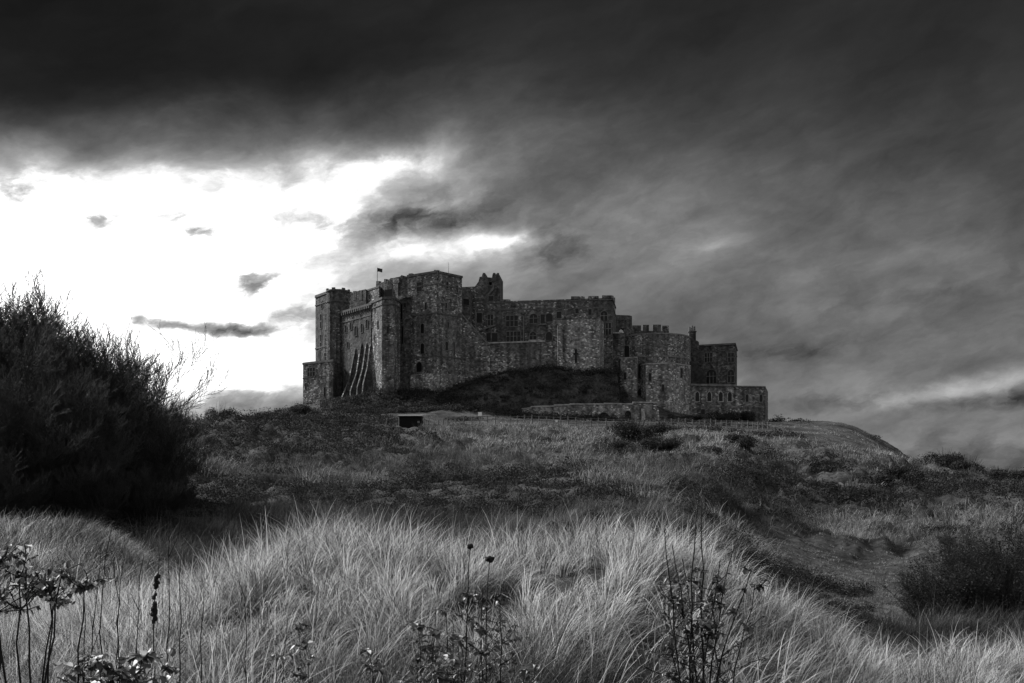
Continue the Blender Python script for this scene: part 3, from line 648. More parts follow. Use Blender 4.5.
for i in range(7):
    for j in range(4):
        gv[i, j] = bm.verts.new((x0+.05+i*.2, 248+.12*math.sin(i*1.3+j*.3), Z(268, 248)-j*.3-.03*i+.05*math.sin(i*1.1)))
for i in range(6):
    for j in range(3): bm.faces.new((gv[i, j], gv[i+1, j], gv[i+1, j+1], gv[i, j+1]))
fo = bm_obj('flag', bm, [M['flag']], fp); sm = fo.modifiers.new('s', 'SOLIDIFY'); sm.thickness = .02
bm = bmesh.new(); x0 = X(448.5, 229); add_tube(bm, (x0, 229, Z(273, 229)), (x0, 229, Z(262.5, 229)), .05, .03)
tag(bm_obj('aerial_mast', bm, [M['metal']], None), 'very thin bare mast on top of the great corner tower', 'mast')

# forecourt ramp wall
fw_ = empty('ramp_wall', (X(590, 214), 214, Z(424, 214)), 'long stepped stone wall with pale coping below the gate tower', 'wall')
A, B = (520, 216), (660, 213)
bm = bmesh.new()
steps = [(522, 409.5), (531, 408.5), (531, 407.3), (554, 406.6), (554, 405.8), (570, 405.2), (570, 404.6), (604, 404.6), (604, 404), (633, 404.6), (633, 402.8), (657, 403)]
add_slab(bm, A, B, [(522, 440)]+steps+[(657, 440)], 1.2); bm_obj('wall', bm, [M['stone_pale']], fw_)
for (a0, b0), (a1, b1) in zip(steps[0::2], steps[1::2]):
    bm = bmesh.new(); add_slab(bm, (520, 215.8), (660, 212.8), [(a0-.3, b0), (a1+.3, b1), (a1+.3, b1-1.3), (a0-.3, b0-1.3)], 1.6); bm_obj('coping', bm, [M['coping']], fw_)
for px in (578, 592, 641, 616, 655):
    bm = bmesh.new(); q = ray_on(px, A, B); b0 = Vector((q.x, q.y, 0)); pr = [(0, 5), (2.1, 5), (1.9, Z(421, 214)), (.3, Z(409, 214)), (0, Z(408, 214))]
    f1 = [bm.verts.new(b0+Vector((0, -u, v))) for u, v in pr]; f2 = [bm.verts.new(b0+Vector((.7, -u, v))) for u, v in pr]
    bm.faces.new(f1); bm.faces.new(f2[::-1])
    for i in range(5): bm.faces.new((f1[i], f2[i], f2[(i+1) % 5], f1[(i+1) % 5]))
    bm_obj('buttress', bm, [M['stone_pale']], fw_)
opening(fw_, A, B, 604, 418, 2.0, 2.4, 1, name='archway', glass='recess_shade'); opening(fw_, A, B, 628, 416, 1.3, 2.2, 1, name='archway', glass='recess_shade')
opening(fw_, A, B, 548, 418, 1.0, 1.4, 0, name='archway', glass='recess_shade', frame='trim_dark')

# ------------------------------------------------------------ shed, fence, notices
Ys = 145
q = (X(410, Ys), Ys); zg = max(gz(q[0]+dx, q[1]) for dx in (-2, 0, 2))
shed = empty('hut', (q[0], q[1], zg), 'small black wooden hut with a pale roof on the slope below the castle', 'hut')
bm = bmesh.new(); w2 = 1.65; zr = Z(416.3, Ys); zl = Z(428, Ys)-.3
add_prism(bm, [(q[0]-w2, q[1]-.2), (q[0]+w2, q[1]-.2), (q[0]+w2, q[1]+2.4), (q[0]-w2, q[1]+2.4)], zl, zr); hb = bm_obj('wall', bm, [M['shed']], shed)
bm = bmesh.new(); add_prism(bm, [(q[0]-w2-.15, q[1]-.5), (q[0]+w2+.15, q[1]-.5), (q[0]+w2+.15, q[1]+2.6), (q[0]-w2-.15, q[1]+2.6)], zr, 0, 0, 1, [zr+.12, zr+.12, zr+.42, zr+.42]); bm_obj('roof', bm, [M['shed_roof']], shed)
bm = bmesh.new(); box_local(bm, Vector((q[0]+1.1, q[1]-.26, zr-1.0)), Vector((.35, 0, 0)), Vector((0, .05, 0)), Vector((0, 0, .3))); bm_obj('window', bm, [M['metal']], shed)
bm = bmesh.new(); box_local(bm, Vector((q[0]-w2-.02, q[1]-.3, zl)), Vector((.12, 0, 0)), Vector((0, .1, 0)), Vector((0, 0, zr-zl))); box_local(bm, Vector((q[0]+1.75, q[1]-.3, zl+.5)), Vector((.2, 0, 0)), Vector((0, .05, 0)), Vector((0, 0, .3))); bm_obj('trim_board', bm, [M['shed_roof']], shed)
def fence(pts, label, n, hgt=1.15, rails=2, rr=.055):
    """post-and-rail fence along plan polyline (px, Y)"""
    P = [Vector((X(*p), p[1])) for p in pts]; seg = [(P[i+1]-P[i]).length for i in range(len(P)-1)]; tot = sum(seg)
    f = empty('wooden_fence', (P[0].x, P[0].y, gz(P[0].x, P[0].y)), label, 'fence')
    pos = []
    for k in range(n):
        s = tot*k/(n-1)
        for i, l in enumerate(seg):
            if s <= l+1e-6: p = P[i]+(P[i+1]-P[i])*(s/l); break
            s -= l
        z = gz(p.x, p.y); pos.append(Vector((p.x, p.y, z)))
        bm = bmesh.new(); hh = hgt+random.uniform(-.06, .1); tl = random.uniform(-.05, .05)
        add_tube(bm, (p.x, p.y, z-.4), (p.x+tl, p.y, z+hh), .105, .09, 6); bm_obj('post', bm, [M['wood']], f)
    for r in range(rails):
        bm = bmesh.new(); hz = hgt*(.9-.42*r)
        for a, b in zip(pos[:-1], pos[1:]): add_tube(bm, a+Vector((0, -.08, hz)), b+Vector((0, -.08, hz+random.uniform(-.04, .04))), rr, rr, 4)
        bm_obj('rail', bm, [M['wood']], f)
    return pos
fp1 = fence([(448, 158), (500, 160), (560, 164), (640, 166), (700, 169), (768, 178)], 'long post and rail fence along the brow beneath the castle walls', 48, 1.4)
fence([(424, 152), (448, 158)], 'short wire fence running from the black hut to the rail fence', 6, 1.0, 1, .03)
fence([(276, 104), (289, 104)], 'short low rail alone on the left slope among grass', 3, .7, 1, .04)
def notice(px, Y, hgt, w, h, label):
    x = X(px, Y); z = gz(x, Y); e = empty('notice_board', (x, Y, z), label, 'sign')
    bm = bmesh.new(); add_tube(bm, (x, Y, z-.3), (x, Y, z+hgt), .06, .05); bm_obj('post', bm, [M['wood']], e)
    bm = bmesh.new(); box_local(bm, Vector((x-w/2, Y-.12, z+hgt-h)), Vector((w, 0, 0)), Vector((0, .04, 0)), Vector((0, 0, h))); bm_obj('panel', bm, [M['white']], e)
notice(480, 158.5, 2.0, .6, .6, 'small white notice on a post at the left end of the fence')
notice(556.5, 162.5, .95, .35, .35, 'tiny bright white notice low on the fence before the ramp wall')

# ------------------------------------------------------------ vegetation generators
def blades(base, L, phi, tilt, curve, width, seg, face=None):
    """arching grass blades; returns verts, quads"""
    n = len(base); s = np.linspace(0, 1, seg+1); rot = RNG.uniform(-.9, .9, n) if face is None else face
    dirx, diry = np.cos(phi), np.sin(phi); wx, wy = -np.sin(phi+rot), np.cos(phi+rot)
    pos = np.zeros((n, seg+1, 3)); pos[:, 0] = base
    for k in range(seg):
        a = tilt+curve*(s[k]+.5/seg)**1.3; st = L/seg
        pos[:, k+1, 0] = pos[:, k, 0]+dirx*np.sin(a)*st; pos[:, k+1, 1] = pos[:, k, 1]+diry*np.sin(a)*st; pos[:, k+1, 2] = pos[:, k, 2]+np.cos(a)*st
    w = width[:, None]*(1-s[None]**1.5*.93)*.5
    off = np.stack([wx[:, None]*w, wy[:, None]*w, np.zeros_like(w)], -1)
    V = np.stack([pos-off, pos+off], 2).reshape(-1, 3)
    b = (np.arange(n)*(seg+1)*2)[:, None]+(np.arange(seg)*2)[None]
    Q = np.stack([b, b+1, b+3, b+2], -1).reshape(-1, 4)
    return V, Q, (seg+1)*2
class Acc:
    def __init__(s): s.V = []; s.Q = []; s.S = []; s.n = 0
    def add(s, V, Q, sh): s.V.append(V); s.Q.append(Q+s.n); s.S.append(sh); s.n += len(V)
    def mesh(s, name): return np_mesh(name, np.vstack(s.V), np.vstack(s.Q), np.concatenate(s.S))
def tussocks(acc, cx, cy, per, hgt, width, seg, wind, spread, bright, rad=.16):
    """marram tussocks at (cx, cy); bright: base albedo parameter of each tussock 0..1"""
    n = len(cx)
    idx = np.repeat(np.arange(n), per); m = len(idx)
    a = RNG.uniform(0, 2*np.pi, m); r = rad*np.sqrt(RNG.uniform(0, 1, m))*(hgt[idx]/.7)
    bx = cx[idx]+r*np.cos(a); by = cy[idx]+r*np.sin(a); bz = ground(bx, by)-.03
    # blades lean outward from the tussock and with the wind
    lx = np.cos(a)*spread*RNG.uniform(.2, 1.2, m)+wind[0][idx]+RNG.normal(0, .16, m); ly = np.sin(a)*spread*RNG.uniform(.2, 1.2, m)+wind[1][idx]+RNG.normal(0, .16, m)
    phi = np.arctan2(ly, lx); lean = np.hypot(lx, ly)
    L = hgt[idx]*RNG.uniform(.38, 1.05, m)
    V, Q, k = blades(np.stack([bx, by, bz], 1), L, phi, lean*.35, np.clip(lean*1.9+RNG.uniform(-.1, .6, m), .05, 2.6), width*RNG.uniform(.6, 1.3, m), seg)
    sh = np.clip(bright[idx]*RNG.uniform(.5, 1.9, m), 0, 1); dead_shaded = RNG.uniform(0, 1, m) < .42; sh[dead_shaded] *= .13  # dark blades: dead thatch, plus light and dark contrast painted in
    acc.add(V, Q, np.repeat(sh, k))
def leaf_quads(c, nrm, size, asp=.6):
    """diamond leaves at centres c with random orientation near nrm"""
    n = len(c); d = nrm+RNG.normal(0, .6, (n, 3)); d /= np.linalg.norm(d, axis=1)[:, None]
    u = np.cross(d, RNG.normal(0, 1, (n, 3))); u /= np.linalg.norm(u, axis=1)[:, None]+1e-9; v = np.cross(d, u)
    s = size[:, None]; V = np.stack([c-u*s, c+v*s*asp, c+u*s, c-v*s*asp], 1).reshape(-1, 3)
    return V, np.arange(4*n).reshape(-1, 4)
def project(x, y, z): return 512+F*x/y, H-F*z/y

# ------------------------------------------------------------ foreground marram
CLEAR = [(700, 4.6, 45), (470, 4.4, 34), (162, 4.6, 14), (436, 4, 26), (25, 3.3, 70), (108, 3.4, 45), (150, 3.9, 20), (290, 4.2, 16), (375, 4.4, 14), (110, 4.8, 14), (524, 3.7, 14)]
def build_near_grass():
    acc = Acc()
    n = 3900; y = 2.2+13.3*RNG.uniform(0, 1, n)**.62; x = RNG.uniform(-1, 1, n)*(.56*y+.9)
    px = 512+F*x/y
    hol = fbm(x*.9, y*.9, 31, 3)
    keep = (hol > .40) | (RNG.uniform(0, 1, n) < .25)
    for wx_, wy_, ww in CLEAR: keep &= ~((np.abs(px-wx_) < ww) & (y < wy_+.25) & (RNG.uniform(0, 1, n) < .85))
    x, y, px, hol = x[keep], y[keep], px[keep], hol[keep]; n = len(x)
    h = .56*(.40+1.2*fbm(x*.7, y*.7, 41, 3))*np.where(y < 4, .8, 1.0)*np.where((y > 7.6) & (y < 11.5), 1.08, 1)*RNG.uniform(.75, 1.15, n)
    wa = 4.5*(fbm(x*.5, y*.5, 51, 3)-.5)
    wx = .38+.9*wa*.5+np.clip((px-560)/300, -.1, .35)+RNG.normal(0, .28, n); wy = .1+.9*(fbm(x*.5, y*.5, 55, 3)-.5)+RNG.normal(0, .2, n)
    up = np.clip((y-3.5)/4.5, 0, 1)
    br = np.clip((.045+.72*up**1.8)*RNG.uniform(.5, 1.5, n)+np.where(y > 7.5, .55, .35+.6*up)*(fbm(x*.55, y*.55, 61, 3)-.5)*1.6, np.where(y > 7.5, .35, .05), 1)  # grass darkens towards the viewer, foreground shadow put into blade colour
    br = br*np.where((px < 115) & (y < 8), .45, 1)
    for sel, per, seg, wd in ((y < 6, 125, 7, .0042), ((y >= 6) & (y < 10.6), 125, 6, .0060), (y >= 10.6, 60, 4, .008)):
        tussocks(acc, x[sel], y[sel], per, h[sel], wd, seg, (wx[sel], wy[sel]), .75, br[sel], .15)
    # long loose blades standing out of the tussocks
    m = 700; y = 3.6+3.0*RNG.uniform(0, 1, m)**.7; x = RNG.uniform(-1, 1, m)*(.56*y+.5)
    tussocks(acc, x, y, 5, np.full(m, .85), .0055, 6, (.35+RNG.normal(0, .35, m), RNG.normal(0, .2, m)), .5, np.clip(RNG.uniform(.3, 1.1, m), 0, 1), .1)
    # left mound
    n = 1000; y = RNG.uniform(14, 24, n); x = RNG.uniform(-.60, -.33, n)*y
    br = .7*np.clip(.12+1.5*(fbm(x*.7, y*.7, 66, 3)-.35), .06, .8)*RNG.uniform(.6, 1.2, n)
    one = np.ones(n); tussocks(acc, x, y, 46, .5*RNG.uniform(.6, 1.2, n), .012, 3, (.3*one+RNG.normal(0, .2, n), .1*one), .6, br, .3)
    tag(link('dune_grass', acc.mesh('dune_grass'), None, [M['grass']]), 'pale wind-bent marram grass over the near dune', kind='stuff', cat='grass')
build_near_grass()

# ------------------------------------------------------------ grass and scrub of the middle distance
DARK = [  # (px, py, rx, ry) places on the slopes covered by dark scrub, read off the ground
    (130, 470, 110, 50), (190, 500, 90, 34), (150, 520, 60, 20), (300, 500, 50, 10), (330, 436, 75, 16), (395, 440, 50, 12), (520, 495, 70, 22), (470, 505, 60, 25), (630, 446, 28, 10), (560, 470, 30, 8),
    (705, 429, 90, 5), (790, 500, 60, 20), (740, 480, 40, 14), (825, 468, 26, 12), (850, 490, 50, 14), (930, 490, 40, 14), (990, 498, 50, 14), (900, 500, 40, 10),
    (700, 500, 40, 16), (250, 455, 40, 10), (230, 500, 60, 22), (380, 500, 60, 16), (760, 545, 40, 14), (700, 530, 40, 14), (810, 575, 30, 8), (165, 440, 40, 12), (140, 490, 60, 30), (950, 540, 14, 8), (610, 500, 24, 12), (680, 465, 22, 10)]
LIGHT = [(190, 447, 30, 6), (220, 470, 22, 6), (350, 480, 50, 8), (570, 440, 40, 10), (660, 437, 35, 7), (730, 440, 35, 8), (770, 441, 30, 6), (870, 452, 60, 10), (560, 455, 30, 8),
         (850, 535, 60, 8), (960, 530, 60, 12), (850, 560, 60, 12), (820, 590, 60, 12), (700, 452, 60, 10), (600, 480, 24, 6), (640, 490, 24, 8), (900, 525, 50, 8), (760, 560, 60, 16), (720, 545, 50, 16), (830, 430, 60, 9), (480, 440, 60, 12)]
def blobs(px, py, L):
    s = np.zeros_like(px)
    for a, b, rx, ry in L: s = np.maximum(s, np.exp(-((px-a)/rx)**2-((py-b)/ry)**2))
    return s
def build_mid():
    acc = Acc(); sc = Acc()
    # sample evenly over the slope as seen, i.e. denser near, thinner far
    n = 90000; y = np.exp(RNG.uniform(np.log(16), np.log(250), n)); x = RNG.uniform(-.60, .60, n)*y
    k = 6000; yc = RNG.uniform(208, 233, k); y = np.concatenate([y, yc]); x = np.concatenate([x, RNG.uniform(-.19, .115, k)*yc]); n += k
    z = ground(x, y); px, py = project(x, y, z)
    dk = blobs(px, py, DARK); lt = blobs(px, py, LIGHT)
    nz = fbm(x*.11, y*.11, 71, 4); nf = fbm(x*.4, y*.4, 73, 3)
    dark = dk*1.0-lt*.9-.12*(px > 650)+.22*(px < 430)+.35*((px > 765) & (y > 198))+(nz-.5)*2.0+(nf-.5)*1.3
    crag = (y > 208) & (px > 335) & (px < 780)
    cas = (y > 232) & (px > 300) & (px < 770) & (z > 12)
    floor = (px > 755) & (y > 27) & (y < 66)
    hut = (np.abs(x-X(410, 145)) < 2.6) & (y > 122) & (y < 148); fen = (y > 157) & (y < 182) & (px > 420) & (px < 775)
    bandd = (px > 628) & (px < 800) & (y > 150) & (y < 166) & (nf > .35)
    spur = (y < 48) & (px > 420) & (px < 870) & (nf+.5*(nz-.5) > .47)
    isdark = bandd | spur | (((dark > .42) & ~((y > 150) & (y < 186) & (px > 420) & (px < 640))) | (crag & (px < 625))) & ~floor
    tuft = np.clip((fbm(x*.33, y*.33, 75, 3)-.38)*4.5, 0, 1)
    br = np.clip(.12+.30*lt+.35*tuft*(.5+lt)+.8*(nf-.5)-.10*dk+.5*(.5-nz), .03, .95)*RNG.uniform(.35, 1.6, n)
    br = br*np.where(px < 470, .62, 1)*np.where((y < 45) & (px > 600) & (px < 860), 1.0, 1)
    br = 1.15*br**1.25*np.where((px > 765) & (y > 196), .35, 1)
    br = np.where(floor, RNG.uniform(.12, .5, n), br)
    hh = np.where(floor, .16, .40+.60*tuft)*RNG.uniform(.55, 1.45, n)*np.where((y > 146) & (px > 380), .32, 1)
    g_thin = RNG.uniform(0, 1, n) < .35+.65*np.maximum(tuft, floor)
    g = g_thin & ~hut & ~(fen & (RNG.uniform(0, 1, n) < .6)) & ~isdark & ~cas & (py > 400) & ~(floor & (RNG.uniform(0, 1, n) < .3)) & ~((px < 150) & (y < 55))
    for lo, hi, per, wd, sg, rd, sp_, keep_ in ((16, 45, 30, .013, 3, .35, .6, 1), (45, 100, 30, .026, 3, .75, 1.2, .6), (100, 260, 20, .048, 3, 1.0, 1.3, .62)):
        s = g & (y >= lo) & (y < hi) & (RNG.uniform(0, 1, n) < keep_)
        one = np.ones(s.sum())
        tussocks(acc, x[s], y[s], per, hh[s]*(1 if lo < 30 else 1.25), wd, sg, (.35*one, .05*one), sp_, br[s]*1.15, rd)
    # the smooth hill at the right is short dry grass
    tag(link('slope_grass', acc.mesh('slope_grass'), None, [M['midgrass']]), 'rough tussocky grass covering the dune slopes', kind='stuff', cat='grass')
    s = np.where(isdark & ~(cas & (y > 238)) & ~hut & ~fen)[0]
    s = RNG.choice(s, min(len(s), 15000), replace=False)
    X0, Y0, Z0 = x[s], y[s], z[s]
    bigc = (RNG.uniform(0, 1, len(s)) < .13) & (Y0 < 150) & (Y0 > 40); rad = np.clip(Y0*.009, .25, 1.5)*RNG.uniform(.5, 1.3, len(s))*np.where(bigc, 2.0, 1); cragc = (Y0 > 207) & (Y0 < 236); rad = rad*np.where(cragc, RNG.uniform(.5, 1.3, len(s)), 1); hgt = np.minimum(rad*RNG.uniform(.5, 1.0, len(s)), np.where(bigc | cragc, 2.0, .9))
    idx = np.repeat(np.arange(len(s)), np.where(bigc, 210, 60)); m = len(idx)
    d = RNG.normal(0, 1, (m, 3)); d[:, 2] = np.abs(d[:, 2]); d /= np.linalg.norm(d, axis=1)[:, None]
    rr = RNG.uniform(.55, 1.05, m)
    c = np.stack([X0[idx]+d[:, 0]*rad[idx]*rr, Y0[idx]+d[:, 1]*rad[idx]*rr, Z0[idx]+d[:, 2]*hgt[idx]*rr], 1)
    V, Q = leaf_quads(c, d, np.clip(Y0[idx]*.0008, .015, .13)*RNG.uniform(.6, 1.5, m))
    sh = np.clip((RNG.uniform(.1, .9, len(s))*np.where(bigc, .6, 1))[idx]+RNG.uniform(-.25, .35, m), 0, 1)
    sc.add(V, Q, np.repeat(sh, 4))
    tag(link('low_scrub', sc.mesh('low_scrub'), None, [M['scrub']]), 'dark low scrub spreading over slopes and crag', kind='stuff', cat='scrub')
build_mid()

# ------------------------------------------------------------ bare thicket trees
def seg_mesh(name, segs, sides=3):
    A = np.array([s[0] for s in segs]); B = np.array([s[1] for s in segs]); r0 = np.array([s[2] for s in segs]); r1 = np.array([s[3] for s in segs])
    d = B-A; d /= np.linalg.norm(d, axis=1)[:, None]+1e-9
    h = np.where(np.abs(d[:, 2:3]) < .9, np.array([[0, 0, 1.]]), np.array([[1., 0, 0]])); u = np.cross(d, h); u /= np.linalg.norm(u, axis=1)[:, None]; v = np.cross(d, u)
    ring = []
    for C_, r in ((A, r0), (B, r1)):
        for i in range(sides):
            a = 2*np.pi*i/sides; ring.append(C_+(u*np.cos(a)+v*np.sin(a))*r[:, None])
    V = np.stack(ring, 1).reshape(-1, 3); n = len(segs); b = (np.arange(n)*2*sides)[:, None]
    Q = np.stack([np.stack([b[:, 0]+i, b[:, 0]+(i+1) % sides, b[:, 0]+sides+(i+1) % sides, b[:, 0]+sides+i], -1) for i in range(sides)], 1).reshape(-1, 4)
    return np_mesh(name, V, Q)
def grow_tree(rs, height, stems, spread, levels=4, twig=.006, outward=.8):
    trunk, br, tips = [], [], []
    def branch(p, d, L, r, lev):
        nseg = 5 if lev == 0 else 4
        out = trunk if lev == 0 else br
        for k in range(nseg):
            d = (d+Vector((rs.gauss(0, .14), rs.gauss(0, .14), .05 if lev else .01))).normalized()
            q = p+d*(L/nseg); r2 = max(r*(.80 if lev == 0 else .76), twig*.6)
            out.append((tuple(p), tuple(q), r, r2)); p, r = q, r2
            if lev < levels and (k > 0 or lev > 0):
                for _ in range(2 if lev < 2 else (2 if rs.random() < .6 else 1)):
                    a = d.orthogonal().normalized(); a.rotate(Matrix.Rotation(rs.uniform(0, 6.283), 3, d))
                    nd = (d*rs.uniform(.7, 1.1)+a*rs.uniform(.35, .8)*outward+Vector((0, 0, .16))).normalized()
                    branch(p, nd, L*rs.uniform(.38, .62), max(r*.62, twig), lev+1)
        tips.append(tuple(p))
    for s in range(stems):
        a = 2*math.pi*s/stems+rs.uniform(-.5, .5); t = rs.uniform(.05, spread)
        branch(Vector((.35*math.cos(a)*rs.random(), .35*math.sin(a)*rs.random(), -.3)), Vector((math.cos(a)*t, math.sin(a)*t, 1)).normalized(), height*rs.uniform(.5, .72), rs.uniform(.05, .09)*height/7, 0)
    return trunk, br, tips
def tree_proto(seed, height, stems, spread, levels, leaves, leafsize, lab, twig=.008):
    rs = random.Random(seed); tr, br, tips = grow_tree(rs, height, stems, spread, levels, twig)
    t = seg_mesh('trunk', tr, 5); t.materials.append(M['bark']); b = seg_mesh('branches', br, 3); b.materials.append(M['bark'])
    tp = np.array(tips); idx = RNG.integers(0, len(tp), leaves); c = tp[idx]+RNG.normal(0, .10*height/7, (leaves, 3)); c = c[c[:, 2] > .2]; n = len(c)
    V, Q = leaf_quads(c, np.tile([0, 0, 1.], (n, 1)), leafsize*RNG.uniform(.5, 1.3, n)); lm = np_mesh('leaves', V, Q, np.repeat(RNG.uniform(0, 1, n), 4)); lm.materials.append(M['scrub'])
    print('tree', seed, len(tr), len(br), len(tips)); return (('trunk', t), ('branches', b), ('leaves', lm))
def put_tree(name, proto, x, y, sc, rz, label, cat, group=None, sz=None, sink=.1):
    e = bpy.data.objects.new(name, None); COL.objects.link(e); e.location = (x, y, gz(x, y)-sink); e.rotation_euler = (0, 0, rz); e.scale = (sc, sc, sz or sc)
    tag(e, label, cat, group)
    for nm, me in proto:
        o = bpy.data.objects.new(nm, me); COL.objects.link(o); o.parent = e
    return e
pA = tree_proto(1, 7.0, 12, .9, 4, 2200, .034, '', .011)
pB = tree_proto(2, 6.8, 11, 1.25, 4, 700, .035, '', .010)
pC = tree_proto(3, 6.5, 11, .8, 4, 4200, .040, '', .011)
G = 'bare trees of the thicket on the left'
TREES = [  # px, Y, scale, proto, label
    (-40, 36, 1.02, pA, 'tallest dark thicket tree cut off by the left edge'),
    (22, 40, 1.05, pC, 'dark bushy tree second from the left edge with a rounded top'),
    (66, 38, .86, pA, 'spreading thicket tree with upright twigs left of the middle of the thicket'),
    (100, 41, .84, pC, 'dense thicket tree just left of the thinner outer trees'),
    (84, 34, .62, pA, 'lower front thicket tree overhanging the dark slope'),
    (130, 42, .56, pB, 'sparse bare tree with fine fanned twigs at the right end of the thicket'),
    (122, 37, .52, pC, 'small dark leafy tree under the fanned bare twigs'),
    (20, 31, .62, pC, 'low dark tree in front at the left behind the grassy mound'),
    (58, 32, .55, pC, 'squat bushy tree at the front foot of the thicket'),
    (-10, 46, 1.22, pC, 'tall tree standing deep inside the thicket at the left'),
    (8, 48, 1.22, pA, 'tall slender tree at the back of the thicket'),
    (80, 47, .98, pB, 'tree at the back of the thicket right of the tall slender one'),
    (-110, 38, 1.1, pC, 'thicket tree mostly hidden beyond the left edge of the view'),
    (96, 31, .34, pC, 'low dark shrubby tree in front of the thicket foot'),
    (140, 34, .30, pC, 'small dark shrubby tree on the slope below the fanned twigs'),
    (160, 36, .27, pC, 'lowest dark shrubby tree on the slope at the right end of the thicket'),
    (4, 29, .36, pC, 'low dark shrubby tree at the left edge just behind the grassy mound'),
    (150, 46, .50, pB, 'smallest sparse tree on the skyline at the right end of the thicket'),
]
for i, (px, Y, sc, pr, lab) in enumerate(TREES): put_tree('bare_tree', pr, X(px, Y), Y, sc, i*1.37, lab, 'tree', G)

# ------------------------------------------------------------ separate bushes
def bush_mesh(seed, n, leaf, lumps=7, flat=.75):
    r = np.random.default_rng(seed); cs = r.normal(0, .42, (lumps, 3)); cs[:, 2] = np.abs(cs[:, 2])*.8+.25; rad = r.uniform(.3, .55, lumps)
    k = r.integers(0, lumps, n); d = r.normal(0, 1, (n, 3)); d /= np.linalg.norm(d, axis=1)[:, None]
    c = cs[k]+d*rad[k][:, None]*r.uniform(.5, 1.1, n)[:, None]; c[:, 2] *= flat; ok = c[:, 2] > -.05; c, d = c[ok], d[ok]
    V, Q = leaf_quads(c, d, leaf*r.uniform(.5, 1.5, len(c))); lm = np_mesh('leaves', V, Q, np.repeat(r.uniform(0, 1, len(c)), 4)); lm.materials.append(M['scrub'])
    rs = random.Random(seed); segs = []
    for i in range(70):
        a = rs.uniform(0, 6.283); t = rs.uniform(.1, 1.1); p = Vector((0, 0, -.1)); dd = Vector((math.cos(a)*t, math.sin(a)*t, 1)).normalized(); L = rs.uniform(.7, 1.25)
        for j in range(5):
            dd = (dd+Vector((rs.gauss(0, .12), rs.gauss(0, .12), .08))).normalized(); q = p+dd*L/5; segs.append((tuple(p), tuple(q), .02*(1-j*.17), .02*(1-(j+1)*.17))); p = q
    b = seg_mesh('branches', segs, 3); b.materials.append(M['bark']); return (('leaves', lm), ('branches', b))
bA = bush_mesh(11, 9000, .03); bB = bush_mesh(12, 6000, .035, 6); bC = bush_mesh(13, 9000, .028, 9, .6)
BUSHES = [  # px, Y, scale, zscale, proto, label
    (221, 131, 1.7, 3.0, bB, 'small rounded bush alone on the skyline left of the castle'),
    (284, 160, 3.6, 2.4, bC, 'low dark bush on the skyline at the foot of the castle annex'),
    (298, 190, 3.2, 2.8, bA, 'low dark bush touching the left corner of the castle annex'),
    (630, 117, 3.6, 2.6, bC, 'big dark bush on the slope below the ramp wall'),
    (824, 118, 3.2, 2.6, bC, 'dark rounded bush on the right slope under the pale tufts'),
    (865, 108, 3.4, 2.4, bA, 'dark bush on the right slope beside the pale grass'),
    (946, 142, 2.6, 3.0, bB, 'left one of two spiky bushes on the right skyline'),
    (968, 136, 3.4, 3.0, bA, 'larger right hand bush on the right skyline'),
    (1000, 128, 3.4, 1.9, bC, 'low spreading bush at the right edge of the skyline'),
    (726, 226, 3.6, 3.3, bB, 'dark shrub growing against the outer wall below the pointed windows'),
    (749, 227, 2.4, 3.1, bA, 'smaller shrub against the outer wall near its right corner'),
    (690, 222, 3.0, 1.6, bC, 'low shrub at the foot of the round gate tower'),
    (948, 70, 1.5, 1.3, bB, 'small dark bush among the pale hummocks in the hollow'),
    (742, 122, 3.0, 2.2, bA, 'rounded dark bush in the middle of the right slope below the pale tufts'),
    (700, 112, 2.6, 2.0, bB, 'dark bush on the slope below the round gate tower'),
    (790, 96, 3.0, 2.2, bC, 'wide dark bush low on the slope above the hollow'),
    (905, 112, 3.2, 2.2, bA, 'dark bush just under the right skyline left of the spiky bushes'),
    (655, 96, 2.4, 1.8, bC, 'dark bush on the slope directly behind the tall bare stalks'),
    (560, 120, 2.2, 1.4, bB, 'small dark bush on the slope below the left end of the ramp wall'),
    (340, 140, 4.2, 1.6, bC, 'wide dark thicket bush on the slope left of the hut'),
    (385, 132, 3.0, 1.6, bA, 'dark bush just below and left of the hut'),
    (850, 90, 2.6, 2.0, bB, 'dark bush above the pale hummocks of the hollow'),
    (745, 88, 3.0, 1.6, bC, 'dark bush low on the slope behind the tall stalks'),
]
for i, (px, Y, s_, sz, pr, lab) in enumerate(BUSHES): put_tree('bush', pr, X(px, Y), Y, s_, i*2.1, lab, 'bush', 'dark bushes on the slopes', sz)
rb = tree_proto(21, 2.6, 26, 1.3, 3, 26000, .026, '', .004)
for nm_, me_ in rb[:2]: me_.materials[0] = M['twigbark']
put_tree('large_bush', rb, X(990, 29), 29, 1.12, .4, 'large dark twiggy bush at the right edge of the hollow', 'bush', 'twiggy bushes in the right hollow', sink=.2)
put_tree('large_bush', rb, X(1050, 31), 31, 1.35, 2.0, 'tall dark twiggy bush cut off by the right edge', 'bush', 'twiggy bushes in the right hollow', sink=.2)
put_tree('large_bush', rb, X(945, 30), 30, .85, 3.3, 'lower twiggy bush forming the left end of the dark clump', 'bush', 'twiggy bushes in the right hollow', sink=.2)

